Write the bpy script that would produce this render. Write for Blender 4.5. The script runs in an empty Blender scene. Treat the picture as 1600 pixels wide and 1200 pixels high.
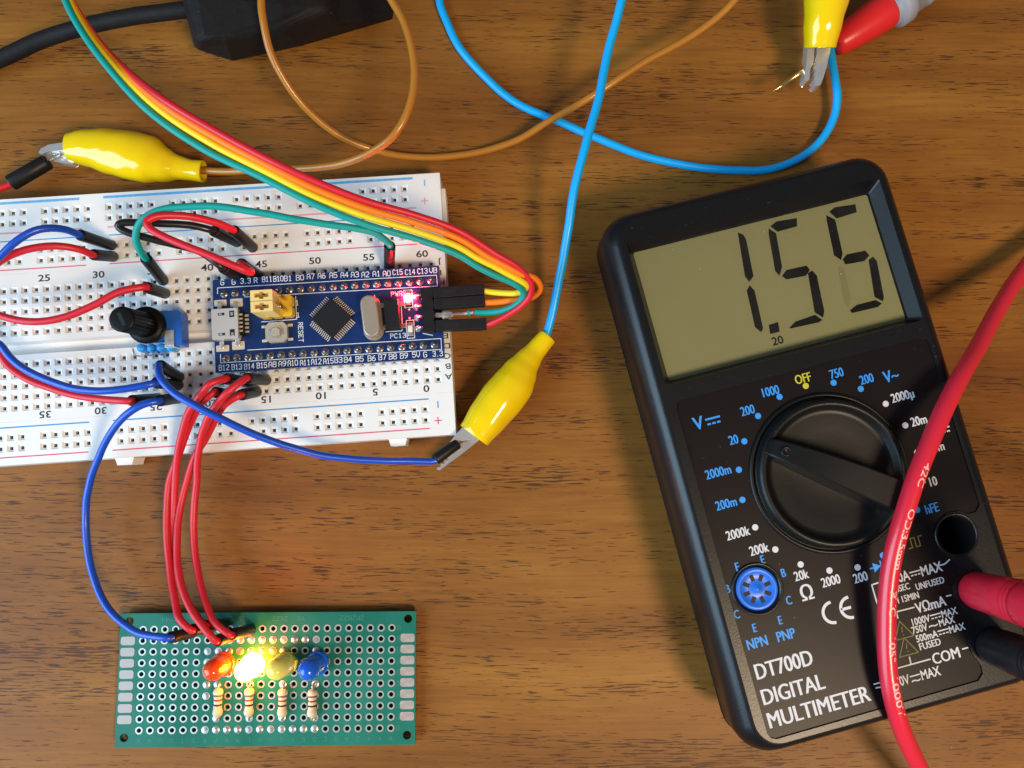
import bpy, math, random
from mathutils import Matrix, Vector
from mathutils.geometry import tessellate_polygon
from mathutils.noise import noise_vector
random.seed(7)
D = bpy.data
C = bpy.context.scene.collection
SC = bpy.context.scene
MM = 0.001

# ------------------------------------------------------------------ camera
FPX, CAMH = 1200.0, 189.72
R3 = Matrix(((0.99986207, -0.00164365, -0.01652712), (0.0, 0.99509106, -0.0989635), (0.01660865, 0.09894985, 0.99495381)))
cam = D.cameras.new('Camera')
cam.sensor_width = 36.0
cam.lens = 36.0 * FPX / 1600.0
cam.clip_start = 0.005
cam.clip_end = 20.0
camo = D.objects.new('Camera', cam)
C.objects.link(camo)
camo.matrix_world = Matrix.Translation((0, 0, CAMH * MM)) @ R3.to_4x4()
SC.camera = camo

# ------------------------------------------------------------------ room light
world = D.worlds.new('World')
SC.world = world
world.use_nodes = True
bg = world.node_tree.nodes['Background']
bg.inputs[0].default_value = (0.86, 0.88, 0.95, 1)
bg.inputs[1].default_value = 0.15


def area(name, loc, target, size, size_y, power, col):
    l = D.lights.new(name, 'AREA')
    l.shape = 'RECTANGLE'
    l.size, l.size_y, l.energy, l.color = size, size_y, power, col
    o = D.objects.new(name, l)
    C.objects.link(o)
    o.location = loc
    o.rotation_euler = (Vector(target) - Vector(loc)).to_track_quat('-Z', 'Y').to_euler()
    return o


area('window_light', (-0.80, -0.32, 0.50), (0, 0, 0), 0.75, 0.85, 16.5, (0.52, 0.77, 1.0))
area('room_lamp', (0.31, -0.33, 0.66), (0, -0.02, 0), 0.17, 0.17, 5.3, (1.0, 0.75, 0.50))

SC.render.engine = 'CYCLES'
SC.view_settings.view_transform = 'Standard'
SC.view_settings.look = 'None'
SC.view_settings.exposure = 0.0
SC.view_settings.gamma = 1.0
SC.cycles.max_bounces = 8


# ------------------------------------------------------------------ place helpers (millimetres)
def W(x, y, z):
    """point at height z (mm) on the table seen at photo position x, y"""
    d = R3 @ Vector(((x - 800) / FPX, -(y - 600) / FPX, -1))
    t = (z - CAMH) / d.z
    return Vector((t * d.x, t * d.y, z))


def frame(x, y, z, deg):
    return Matrix.Translation((x, y, z)) @ Matrix.Rotation(math.radians(deg), 4, 'Z')


BB = frame(-14.501, 19.146, 0, 4.003)          # breadboard: origin at hole A, last column
PF = frame(-83.65, -62.516, 0, 0.232)          # perforated board: origin at its first hole
_m = W(1250, 700, 24)
MT = frame(_m.x, _m.y, 0, 14.5) @ Matrix.Translation((4.7, 0, 0))   # multimeter: origin at its middle
BBi, PFi, MTi = BB.inverted(), PF.inverted(), MT.inverted()


def bl(x, y, z):
    return BBi @ W(x, y, z)


def pl(x, y, z):
    return PFi @ W(x, y, z)


def ml(x, y, z):
    return MTi @ W(x, y, z)


# ------------------------------------------------------------------ materials
MATS = {}


def mat(name, col, rough=0.45, metal=0.0, coat=0.0, noise=0.0, nscale=300.0, bump=0.0, bscale=900.0, rvar=0.0,
        emit=None, es=0.0, trans=0.0, sss=0.0, ior=1.45, spec=0.5, dust=0.0):
    m = D.materials.new(name)
    m.use_nodes = True
    nt = m.node_tree
    b = nt.nodes['Principled BSDF']
    b.inputs['Base Color'].default_value = (*col, 1)
    b.inputs['Roughness'].default_value = rough
    b.inputs['Metallic'].default_value = metal
    b.inputs['Coat Weight'].default_value = coat
    b.inputs['Coat Roughness'].default_value = 0.10
    b.inputs['Transmission Weight'].default_value = trans
    b.inputs['IOR'].default_value = ior
    b.inputs['Specular IOR Level'].default_value = spec
    if sss:
        b.inputs['Subsurface Weight'].default_value = sss
        b.inputs['Subsurface Radius'].default_value = (1, 1, 1)
        b.inputs['Subsurface Scale'].default_value = 0.0012
    if emit:
        b.inputs['Emission Color'].default_value = (*emit, 1)
        b.inputs['Emission Strength'].default_value = es
    if noise or bump or rvar:
        tc = nt.nodes.new('ShaderNodeTexCoord')
        if noise or rvar:
            n = nt.nodes.new('ShaderNodeTexNoise')
            n.inputs['Scale'].default_value = nscale
            n.inputs['Detail'].default_value = 6
            nt.links.new(tc.outputs['Object'], n.inputs['Vector'])
        if noise:
            mx = nt.nodes.new('ShaderNodeMix')
            mx.data_type = 'RGBA'
            nt.links.new(n.outputs['Fac'], mx.inputs[0])
            mx.inputs[6].default_value = (*[c * (1 - noise) for c in col], 1)
            mx.inputs[7].default_value = (*[min(1, c * (1 + noise)) for c in col], 1)
            nt.links.new(mx.outputs[2], b.inputs['Base Color'])
        if rvar:
            mr = nt.nodes.new('ShaderNodeMapRange')
            mr.inputs[1].default_value = 0.3
            mr.inputs[2].default_value = 0.7
            mr.inputs[3].default_value = max(0.02, rough - rvar)
            mr.inputs[4].default_value = min(1, rough + rvar)
            nt.links.new(n.outputs['Fac'], mr.inputs[0])
            nt.links.new(mr.outputs[0], b.inputs['Roughness'])
        if bump:
            n2 = nt.nodes.new('ShaderNodeTexNoise')
            n2.inputs['Scale'].default_value = bscale
            n2.inputs['Detail'].default_value = 3
            nt.links.new(tc.outputs['Object'], n2.inputs['Vector'])
            bp = nt.nodes.new('ShaderNodeBump')
            bp.inputs['Strength'].default_value = bump
            bp.inputs['Distance'].default_value = 0.0002
            nt.links.new(n2.outputs['Fac'], bp.inputs['Height'])
            nt.links.new(bp.outputs[0], b.inputs['Normal'])
    if dust:
        # sparse pale specks lying on the surface
        tc2 = nt.nodes.new('ShaderNodeTexCoord')
        nd = nt.nodes.new('ShaderNodeTexNoise')
        nd.inputs['Scale'].default_value = 2100
        nd.inputs['Detail'].default_value = 1
        nt.links.new(tc2.outputs['Object'], nd.inputs['Vector'])
        md = nt.nodes.new('ShaderNodeMapRange')
        md.inputs[1].default_value = 0.80 - dust
        md.inputs[2].default_value = 0.90 - dust
        nt.links.new(nd.outputs['Fac'], md.inputs[0])
        mx2 = nt.nodes.new('ShaderNodeMix')
        mx2.data_type = 'RGBA'
        nt.links.new(md.outputs[0], mx2.inputs[0])
        src = b.inputs['Base Color'].links
        if src:
            nt.links.new(src[0].from_socket, mx2.inputs[6])
        else:
            mx2.inputs[6].default_value = (*col, 1)
        mx2.inputs[7].default_value = (0.22, 0.21, 0.19, 1)
        nt.links.new(mx2.outputs[2], b.inputs['Base Color'])
    MATS[name] = m
    return m


def wood_material():
    m = D.materials.new('wood')
    m.use_nodes = True
    nt = m.node_tree
    N, L = nt.nodes, nt.links
    b = N['Principled BSDF']
    tc = N.new('ShaderNodeTexCoord')

    def mapping(sx, sy, loc=(0, 0, 0), src=None, rot=0.0):
        mp = N.new('ShaderNodeMapping')
        mp.inputs['Scale'].default_value = (sx, sy, 1)
        mp.inputs['Location'].default_value = loc
        mp.inputs['Rotation'].default_value = (0, 0, rot)
        L.new(src if src else tc.outputs['Object'], mp.inputs['Vector'])
        return mp.outputs[0]

    def noise(vec, scale=1.0, detail=4, rough=0.55, dist=0.0):
        n = N.new('ShaderNodeTexNoise')
        n.inputs['Scale'].default_value = scale
        n.inputs['Detail'].default_value = detail
        n.inputs['Roughness'].default_value = rough
        n.inputs['Distortion'].default_value = dist
        L.new(vec, n.inputs['Vector'])
        return n.outputs['Fac']

    def ramp(fac, stops):
        r = N.new('ShaderNodeValToRGB')
        e = r.color_ramp.elements
        while len(e) < len(stops):
            e.new(0.5)
        for el, (p, c) in zip(e, stops):
            el.position = p
            el.color = (*c, 1)
        L.new(fac, r.inputs[0])
        return r.outputs[0]

    def mix(f, a, c, mode='MIX'):
        mx = N.new('ShaderNodeMix')
        mx.data_type = 'RGBA'
        mx.blend_type = mode
        if isinstance(f, float):
            mx.inputs[0].default_value = f
        else:
            L.new(f, mx.inputs[0])
        for i, v in ((6, a), (7, c)):
            if isinstance(v, tuple):
                mx.inputs[i].default_value = (*v, 1)
            else:
                L.new(v, mx.inputs[i])
        return mx.outputs[2]

    def math_(op, a, c):
        n = N.new('ShaderNodeMath')
        n.operation = op
        for i, v in ((0, a), (1, c)):
            if isinstance(v, (int, float)):
                n.inputs[i].default_value = v
            else:
                L.new(v, n.inputs[i])
        return n.outputs[0]

    # slow waviness of the grain
    wav = noise(mapping(5, 9), 1.0, 2)
    cmb = N.new('ShaderNodeCombineXYZ')
    L.new(math_('MULTIPLY', math_('SUBTRACT', wav, 0.5), 0.012), cmb.inputs[1])
    add = N.new('ShaderNodeVectorMath')
    add.operation = 'ADD'
    L.new(tc.outputs['Object'], add.inputs[0])
    L.new(cmb.outputs[0], add.inputs[1])
    P = add.outputs[0]
    tone = noise(mapping(5, 42, (3.1, 1.7, 0), P), 1.0, 4)
    base = ramp(tone, [(0.28, (0.165, 0.058, 0.0100)), (0.5, (0.250, 0.099, 0.0165)), (0.74, (0.335, 0.150, 0.0260))])
    streak = noise(mapping(45, 900, (0, 0, 0), P), 1.0, 8, 0.68)
    base = mix(0.70, base, ramp(streak, [(0.3, (0.66, 0.60, 0.54)), (0.7, (1.16, 1.17, 1.16))]), 'MULTIPLY')
    blotch = noise(mapping(38, 60, (5, 2, 0), P), 1.0, 3)
    base = mix(0.35, base, ramp(blotch, [(0.35, (0.80, 0.72, 0.66)), (0.65, (1.15, 1.15, 1.12))]), 'MULTIPLY')
    # short dark pores, denser in some bands
    p1 = noise(mapping(175, 2700, (1, 4, 0), P), 1.0, 2, 0.5)
    band = noise(mapping(14, 150, (7, 3, 0), P), 1.0, 2)
    thr = math_('ADD', math_('MULTIPLY', math_('SUBTRACT', 0.5, band), 0.55), 0.622)
    mr = N.new('ShaderNodeMapRange')
    mr.interpolation_type = 'SMOOTHSTEP'
    L.new(math_('SUBTRACT', p1, thr), mr.inputs[0])
    mr.inputs[1].default_value = 0.0
    mr.inputs[2].default_value = 0.026
    pore = mr.outputs[0]
    p2 = noise(mapping(420, 3200, (2, 9, 0), P), 1.0, 2, 0.5)
    mr2 = N.new('ShaderNodeMapRange')
    mr2.interpolation_type = 'SMOOTHSTEP'
    L.new(p2, mr2.inputs[0])
    mr2.inputs[1].default_value = 0.64
    mr2.inputs[2].default_value = 0.76
    pf = math_('MULTIPLY', mr2.outputs[0], 0.45)
    col = mix(math_('MULTIPLY', pore, 0.80), base, (0.040, 0.015, 0.008))
    col = mix(pf, col, (0.07, 0.028, 0.012))
    # sparse pale scratches and dust
    d1 = noise(mapping(900, 1000), 1.0, 1)
    mr3 = N.new('ShaderNodeMapRange')
    L.new(d1, mr3.inputs[0])
    mr3.inputs[1].default_value = 0.815
    mr3.inputs[2].default_value = 0.86
    col = mix(math_('MULTIPLY', mr3.outputs[0], 0.6), col, (0.62, 0.58, 0.52))
    L.new(col, b.inputs['Base Color'])
    rr = N.new('ShaderNodeMapRange')
    L.new(streak, rr.inputs[0])
    rr.inputs[3].default_value = 0.40
    rr.inputs[4].default_value = 0.58
    L.new(rr.outputs[0], b.inputs['Roughness'])
    b.inputs['Specular IOR Level'].default_value = 0.22
    h = math_('ADD', math_('MULTIPLY', pore, -1.0), math_('MULTIPLY', streak, 0.35))
    bp = N.new('ShaderNodeBump')
    bp.inputs['Strength'].default_value = 0.35
    bp.inputs['Distance'].default_value = 0.00015
    L.new(h, bp.inputs['Height'])
    L.new(bp.outputs[0], b.inputs['Normal'])
    return m


WOOD = wood_material()
mat('white_plastic', (0.80, 0.80, 0.785), 0.42, noise=0.05, nscale=45, bump=0.06, bscale=2500)
mat('spring_metal', (0.32, 0.315, 0.30), 0.5, 0.0, noise=0.6, nscale=900)
mat('ink_black', (0.03, 0.03, 0.035), 0.6, noise=0.3, nscale=1200)
mat('ink_blue', (0.03, 0.28, 0.60), 0.6, noise=0.35, nscale=1500)
mat('ink_blue_faded', (0.13, 0.42, 0.72), 0.6, noise=0.35, nscale=1500)
mat('ink_red', (0.70, 0.09, 0.17), 0.6, noise=0.3, nscale=1500)
mat('ink_red_faded', (0.78, 0.36, 0.42), 0.6, noise=0.2, nscale=1500)
mat('blue_mask', (0.006, 0.026, 0.12), 0.28, coat=0.25, noise=0.25, nscale=250, rvar=0.08)
mat('silkscreen', (0.78, 0.80, 0.82), 0.55, noise=0.12, nscale=1800)
mat('tin', (0.66, 0.64, 0.60), 0.28, 0.85, noise=0.2, nscale=700, rvar=0.12)
mat('tin_dull', (0.45, 0.42, 0.37), 0.42, 1.0, noise=0.3, nscale=900)
mat('joint_tin', (0.34, 0.33, 0.31), 0.30, 0.9, noise=0.3, nscale=900, rvar=0.12)
mat('steel', (0.70, 0.69, 0.67), 0.30, 0.75, noise=0.1, nscale=500, rvar=0.1)
mat('usb_shell', (0.60, 0.57, 0.53), 0.34, 0.35, noise=0.05, nscale=120)
mat('jaw_steel', (0.74, 0.74, 0.75), 0.24, 0.7, noise=0.1, nscale=500)
mat('gold', (0.80, 0.56, 0.20), 0.28, 1.0)
mat('pad_cream', (0.60, 0.51, 0.39), 0.45, 0.1, noise=0.12, nscale=900)
mat('yellow_housing', (0.72, 0.48, 0.03), 0.48, noise=0.06)
mat('yellow_cap', (0.78, 0.58, 0.20), 0.5, noise=0.06)
mat('black_plastic', (0.011, 0.011, 0.012), 0.5, spec=0.25, noise=0.3, nscale=500, bump=0.10, bscale=1600)
mat('black_rubber', (0.010, 0.010, 0.011), 0.42, spec=0.3, noise=0.4, nscale=500, bump=0.15, bscale=1500)
mat('chip_epoxy', (0.010, 0.011, 0.013), 0.6, spec=0.25, noise=0.3, nscale=900, bump=0.2, bscale=4000)
mat('button_grey', (0.46, 0.41, 0.32), 0.4, 0.3, noise=0.1)
mat('crystal_can', (0.50, 0.43, 0.33), 0.36, 0.6, noise=0.10, nscale=800, bump=0.08, bscale=3000)
mat('power_led_lit', (1.0, 0.25, 0.15), 0.4, emit=(1.0, 0.010, 0.018), es=3000.0)
mat('led_white', (0.78, 0.76, 0.66), 0.3)
mat('led_resin', (0.30, 0.20, 0.10), 0.25)
mat('pot_blue', (0.015, 0.115, 0.50), 0.36, noise=0.1)
mat('pot_blue_light', (0.02, 0.30, 0.78), 0.36)
mat('knob_black', (0.005, 0.005, 0.005), 0.42, spec=0.16, noise=0.3, bump=0.05)
mat('wire_red', (0.55, 0.012, 0.035), 0.32, coat=0.15, bump=0.04)
mat('wire_red_jumper', (0.60, 0.014, 0.028), 0.42, coat=0.0, bump=0.04)
mat('wire_blue', (0.006, 0.070, 0.50), 0.34, coat=0.1, bump=0.04)
mat('wire_black', (0.010, 0.010, 0.011), 0.30, coat=0.1, bump=0.04)
mat('wire_teal', (0.006, 0.30, 0.27), 0.46, coat=0.0, spec=0.35, bump=0.04)
mat('wire_yellow', (0.80, 0.60, 0.015), 0.46, coat=0.0, spec=0.35, bump=0.04)
mat('wire_orange', (0.85, 0.20, 0.012), 0.46, coat=0.0, spec=0.35, bump=0.04)
mat('wire_brown', (0.42, 0.165, 0.018), 0.28, coat=0.2, bump=0.04)
mat('wire_cyan', (0.003, 0.38, 0.86), 0.38, coat=0.1, bump=0.04)
mat('cable_red', (0.66, 0.018, 0.040), 0.30, coat=0.2, bump=0.05)
mat('cable_print', (0.85, 0.45, 0.42), 0.5)
mat('cable_black', (0.012, 0.011, 0.011), 0.6, spec=0.18, dust=0.03, noise=0.4, nscale=700, bump=0.3, bscale=2500)
mat('boot_yellow', (0.82, 0.57, 0.002), 0.13, coat=0.4)
mat('probe_red', (0.66, 0.018, 0.020), 0.34, bump=0.05)
mat('probe_grey', (0.27, 0.285, 0.32), 0.5, bump=0.05)
mat('green_mask', (0.010, 0.158, 0.114), 0.36, coat=0.05, spec=0.35, noise=0.30, nscale=70, rvar=0.12)
mat('green_print', (0.06, 0.26, 0.20), 0.45)
mat('pad_ring', (0.60, 0.58, 0.54), 0.36, 0.75, noise=0.15, nscale=900)
mat('pad_edge', (0.40, 0.36, 0.33), 0.45, 0.4, noise=0.12, nscale=700, rvar=0.1)
mat('solder', (0.52, 0.51, 0.48), 0.34, 0.85, noise=0.15, nscale=900, rvar=0.12, bump=0.2, bscale=900)
mat('led_red_resin', (0.88, 0.10, 0.015), 0.12, coat=0.3, sss=0.6, trans=0.25)
mat('led_lit_resin', (1.0, 0.72, 0.20), 0.2, emit=(1.0, 0.25, 0.016), es=62.0)
mat('led_yellow_resin', (0.92, 0.88, 0.20), 0.12, coat=0.3, sss=0.6, trans=0.25)
mat('led_yellow_flange', (0.30, 0.46, 0.10), 0.12, coat=0.3, trans=0.4)
mat('led_blue_resin', (0.015, 0.17, 0.86), 0.12, coat=0.3, sss=0.6, trans=0.3)
mat('resistor_body', (0.66, 0.54, 0.37), 0.42, noise=0.15, nscale=700)
mat('band_black', (0.02, 0.016, 0.014), 0.45)
mat('band_grey', (0.11, 0.10, 0.09), 0.45)
mat('band_red', (0.30, 0.035, 0.02), 0.45)
mat('meter_case', (0.005, 0.005, 0.006), 0.32, spec=0.42, dust=0.02, noise=0.25, nscale=900, bump=0.10, bscale=2600)
mat('meter_label', (0.008, 0.0055, 0.006), 0.36, spec=0.18, dust=0.02, noise=0.12, nscale=2500, bump=0.05, bscale=3500)
mat('meter_dial', (0.006, 0.006, 0.006), 0.40, spec=0.32, dust=0.01, noise=0.3, nscale=1500, bump=0.06, bscale=2600)
mat('jack_black', (0.003, 0.003, 0.003), 0.6)
mat('lcd', (0.290, 0.315, 0.175), 0.30, coat=0.1, spec=0.3, dust=0.0001, noise=0.05, nscale=40, bump=0.0)
mat('lcd_segment', (0.008, 0.008, 0.007), 0.5, spec=0.12)
mat('lcd_ghost', (0.250, 0.268, 0.148), 0.3)
mat('print_white', (0.60, 0.61, 0.64), 0.55, noise=0.1, nscale=2000)
mat('print_blue', (0.02, 0.27, 0.75), 0.5, noise=0.1, nscale=2000)
mat('print_yellow', (0.50, 0.46, 0.03), 0.5, noise=0.1, nscale=2000)
mat('print_dark_yellow', (0.17, 0.135, 0.02), 0.5, noise=0.15, nscale=2000)
mat('socket_blue', (0.012, 0.14, 0.66), 0.34)
mat('dust', (0.55, 0.54, 0.50), 0.8)

# ------------------------------------------------------------------ mesh builder
WM = {}                                         # world matrices (mm) of roots and parts


def unit(m):
    m = m.copy()
    m.translation = m.translation * MM
    return m


def tag(o, label=None, cat=None, group=None, kind=None):
    for k, v in (('label', label), ('category', cat), ('group', group), ('kind', kind)):
        if v:
            o[k] = v
    return o


def thing(name, label, cat, fr, group=None):
    o = D.objects.new(name, None)
    C.objects.link(o)
    o.empty_display_size = 0.005
    o.matrix_world = unit(fr)
    WM[o] = fr.copy()
    return tag(o, label, cat, group)


class MB:
    def __init__(s, fr=None):
        s.v, s.f, s.sm, s.mi = [], [], [], []
        s.fr = fr or Matrix()

    def add(s, verts, faces, smooth=False, mi=0, fr=None):
        k = len(s.v)
        M = (s.fr @ fr) if fr else s.fr
        s.v += [M @ Vector(p) for p in verts]
        for f in faces:
            s.f.append([i + k for i in f])
            s.sm.append(smooth)
            s.mi.append(mi)
        return s

    def box(s, x0, x1, y0, y1, z0, z1, mi=0, fr=None, taper=0.0):
        t = taper
        v = [(x0, y0, z0), (x1, y0, z0), (x1, y1, z0), (x0, y1, z0),
             (x0 + t, y0 + t, z1), (x1 - t, y0 + t, z1), (x1 - t, y1 - t, z1), (x0 + t, y1 - t, z1)]
        return s.add(v, [(3, 2, 1, 0), (4, 5, 6, 7), (0, 1, 5, 4), (1, 2, 6, 5), (2, 3, 7, 6), (3, 0, 4, 7)], False, mi, fr)

    def prism(s, poly, z0, z1, holes=(), mi=0, fr=None, bottom=True, smooth_side=False):
        """poly and holes: lists of (x, y); walls for all"""
        loops = [list(poly)] + [list(h) for h in holes]
        tris = tessellate_polygon([[Vector((p[0], p[1], 0)) for p in l] for l in loops])
        flat = [p for l in loops for p in l]
        n = len(flat)
        v = [(p[0], p[1], z1) for p in flat] + [(p[0], p[1], z0) for p in flat]
        top, bot = [], []
        for t in tris:
            a, b, c = (Vector(flat[i][:2]).to_3d() for i in t)
            if (b - a).cross(c - a).z < 0:
                t = (t[0], t[2], t[1])
            top.append(tuple(t))
            bot.append(tuple(i + n for i in reversed(t)))
        s.add(v, top + (bot if bottom else []), False, mi, fr)
        k = 0
        for li, l in enumerate(loops):
            m = len(l)
            ar = sum(l[i][0] * l[(i + 1) % m][1] - l[(i + 1) % m][0] * l[i][1] for i in range(m))
            fs = []
            for i in range(m):
                j = (i + 1) % m
                q = (i, j, j + m, i + m)
                if (ar > 0) == (li == 0):
                    q = q[::-1]
                fs.append(q)
            s.add([(p[0], p[1], z1) for p in l] + [(p[0], p[1], z0) for p in l], fs, smooth_side, mi, fr)
        return s

    def loft(s, rings, closed=True, cap0=True, cap1=True, smooth=True, mi=0, fr=None):
        n = len(rings[0])
        v = [p for r in rings for p in r]
        f = []
        for a in range(len(rings) - 1):
            for i in range(n if closed else n - 1):
                j = (i + 1) % n
                f.append((a * n + i, a * n + j, (a + 1) * n + j, (a + 1) * n + i))
        s.add(v, f, smooth, mi, fr)
        if cap0:
            s.add(rings[0], [tuple(range(n))[::-1]], False, mi, fr)
        if cap1:
            s.add(rings[-1], [tuple(range(n))], False, mi, fr)
        return s

    def lathe(s, prof, seg=24, fr=None, mi=0, smooth=True, knurl=0.0, cap0=False, cap1=False):
        rings = []
        for r, z in prof:
            ring = []
            for i in range(seg):
                a = 2 * math.pi * i / seg
                rr = r * (1 - knurl * (i % 2))
                ring.append((rr * math.cos(a), rr * math.sin(a), z))
            rings.append(ring)
        return s.loft(rings, True, cap0, cap1, smooth, mi, fr)

    def tube(s, pts, r, seg=12, cap=True, mi=0, fr=None):
        pts = [Vector(p) for p in pts]
        n = len(pts)
        T = [(pts[min(i + 1, n - 1)] - pts[max(i - 1, 0)]).normalized() for i in range(n)]
        up = Vector((0, 0, 1)) if abs(T[0].z) < 0.9 else Vector((1, 0, 0))
        u = T[0].cross(up).normalized()
        rings = []
        for i in range(n):
            if i:
                q = T[i - 1].rotation_difference(T[i])
                u = (q @ u)
                u = (u - T[i] * u.dot(T[i])).normalized()
            w = T[i].cross(u)
            rr = r[i] if isinstance(r, (list, tuple)) else r
            rings.append([pts[i] + (u * math.cos(2 * math.pi * k / seg) + w * math.sin(2 * math.pi * k / seg)) * rr for k in range(seg)])
        return s.loft(rings, True, cap, cap, True, mi, fr)

    def build(s, name, mats, parent=None, label=None, bevel=0.0, bseg=2, fr_obj=None):
        me = D.meshes.new(name)
        pw = WM[parent] if parent else (fr_obj or Matrix())
        inv = pw.inverted()
        me.from_pydata([(inv @ p) * MM for p in s.v], [], s.f)
        me.polygons.foreach_set('use_smooth', s.sm)
        if isinstance(mats, str):
            mats = [mats]
        for m in mats:
            me.materials.append(MATS[m])
        me.polygons.foreach_set('material_index', s.mi)
        me.update()
        o = D.objects.new(name, me)
        C.objects.link(o)
        if parent:
            o.parent = parent
            WM[o] = WM[parent]
        else:
            o.matrix_world = unit(pw)
            WM[o] = pw
        if bevel:
            b = o.modifiers.new('bevel', 'BEVEL')
            b.width = bevel * MM
            b.segments = bseg
            b.limit_method = 'ANGLE'
            b.angle_limit = math.radians(40)
            b.harden_normals = False
        return tag(o, label)


def inst(me, name, parent, fr, label=None):
    """another object on shared mesh data (mesh in mm-frame metres), placed at world frame fr"""
    o = D.objects.new(name, me)
    C.objects.link(o)
    o.parent = parent
    o.matrix_basis = unit(WM[parent].inverted() @ fr)
    WM[o] = fr
    return tag(o, label)


def mesh_only(mb, name, mats):
    me = D.meshes.new(name)
    me.from_pydata([p * MM for p in mb.v], [], mb.f)
    me.polygons.foreach_set('use_smooth', mb.sm)
    for m in ([mats] if isinstance(mats, str) else mats):
        me.materials.append(MATS[m])
    me.polygons.foreach_set('material_index', mb.mi)
    me.update()
    return me


def axis(p0, p1):
    """frame with z from p0 to p1; returns frame and length"""
    p0, p1 = Vector(p0), Vector(p1)
    d = p1 - p0
    q = d.to_track_quat('Z', 'Y')
    return Matrix.Translation(p0) @ q.to_matrix().to_4x4(), d.length


def spline(pts, step=1.2):
    """centripetal Catmull-Rom through the points"""
    P = [Vector(p) for p in pts]
    P = [P[0] * 2 - P[1]] + P + [P[-1] * 2 - P[-2]]
    out = []
    for i in range(1, len(P) - 2):
        p0, p1, p2, p3 = P[i - 1:i + 3]
        t0 = 0.0
        t1 = t0 + max(1e-4, (p1 - p0).length) ** 0.5
        t2 = t1 + max(1e-4, (p2 - p1).length) ** 0.5
        t3 = t2 + max(1e-4, (p3 - p2).length) ** 0.5
        n = max(3, int((p2 - p1).length / step))
        for k in range(n):
            t = t1 + (t2 - t1) * k / n
            a1 = p0 * ((t1 - t) / (t1 - t0)) + p1 * ((t - t0) / (t1 - t0))
            a2 = p1 * ((t2 - t) / (t2 - t1)) + p2 * ((t - t1) / (t2 - t1))
            a3 = p2 * ((t3 - t) / (t3 - t2)) + p3 * ((t - t2) / (t3 - t2))
            b1 = a1 * ((t2 - t) / (t2 - t0)) + a2 * ((t - t0) / (t2 - t0))
            b2 = a2 * ((t3 - t) / (t3 - t1)) + a3 * ((t - t1) / (t3 - t1))
            out.append(b1 * ((t2 - t) / (t2 - t1)) + b2 * ((t - t1) / (t2 - t1)))
    out.append(P[-2].copy())
    return out


def wobble(pts, amp=0.16):
    """small set bends that real leads keep"""
    n = len(pts)
    sd = Vector((pts[0].x * .37, pts[0].y * .53, 3.0))
    out = []
    for i, p in enumerate(pts):
        e = min(1.0, i / 5, (n - 1 - i) / 5)
        d = noise_vector(p * 0.085 + sd) + noise_vector(p * 0.21 + sd) * 0.35
        d.z *= 0.4
        out.append(p + d * amp * e)
    return out


def wpath(pts):
    return wobble(spline([W(*p) for p in pts]))


def circ(cx, cy, r, n=24, a0=0.0):
    return [(cx + r * math.cos(a0 + 2 * math.pi * i / n), cy + r * math.sin(a0 + 2 * math.pi * i / n)) for i in range(n)]


def rrect(x0, x1, y0, y1, r, n=5):
    out = []
    for cx, cy, a in ((x1 - r, y0 + r, -90), (x1 - r, y1 - r, 0), (x0 + r, y1 - r, 90), (x0 + r, y0 + r, 180)):
        for i in range(n + 1):
            t = math.radians(a + 90 * i / n)
            out.append((cx + r * math.cos(t), cy + r * math.sin(t)))
    return out


# ------------------------------------------------------------------ lettering
_tc = {}
_capH = [None]


def text_geo(s, bold=0.0):
    """flat glyph outlines from Blender's own font, cap height 1, centred"""
    key = (s, bold)
    if key in _tc:
        return _tc[key]
    cu = D.curves.new('t', 'FONT')
    cu.body = s
    cu.size = 1.0
    cu.offset = bold
    cu.resolution_u = 3
    ob = D.objects.new('t', cu)
    C.objects.link(ob)
    dg = bpy.context.evaluated_depsgraph_get()
    dg.update()
    me = D.meshes.new_from_object(ob.evaluated_get(dg))
    vs = [(v.co.x, v.co.y) for v in me.vertices]
    fs = [tuple(p.vertices) for p in me.polygons]
    D.objects.remove(ob)
    D.curves.remove(cu)
    D.meshes.remove(me)
    if _capH[0] is None:
        _capH[0] = 1.0
        if s != 'H':
            g = text_geo('H')
            _tc.clear()
            ys = [p[1] for p in g[0]]
            _capH[0] = max(ys) - min(ys)
        else:
            return vs, fs
    k = 1.0 / _capH[0]
    xs = [p[0] for p in vs]
    cx = (min(xs) + max(xs)) / 2
    vs = [((p[0] - cx) * k, p[1] * k - 0.5) for p in vs]
    _tc[key] = (vs, fs)
    return _tc[key]


def text(mb, s, x, y, z, cap, width=None, cond=0.8, rot=0.0, bold=0.0, fr=None):
    vs, fs = text_geo(s, bold)
    xs = [p[0] for p in vs]
    w = max(xs) - min(xs)
    sx = (width / w) if width else cap * cond
    ca, sa = math.cos(rot), math.sin(rot)
    out = []
    for px, py in vs:
        a, b = px * sx, py * cap
        out.append((x + a * ca - b * sa, y + a * sa + b * ca, z))
    mb.add(out, fs, False, 0, fr)


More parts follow.
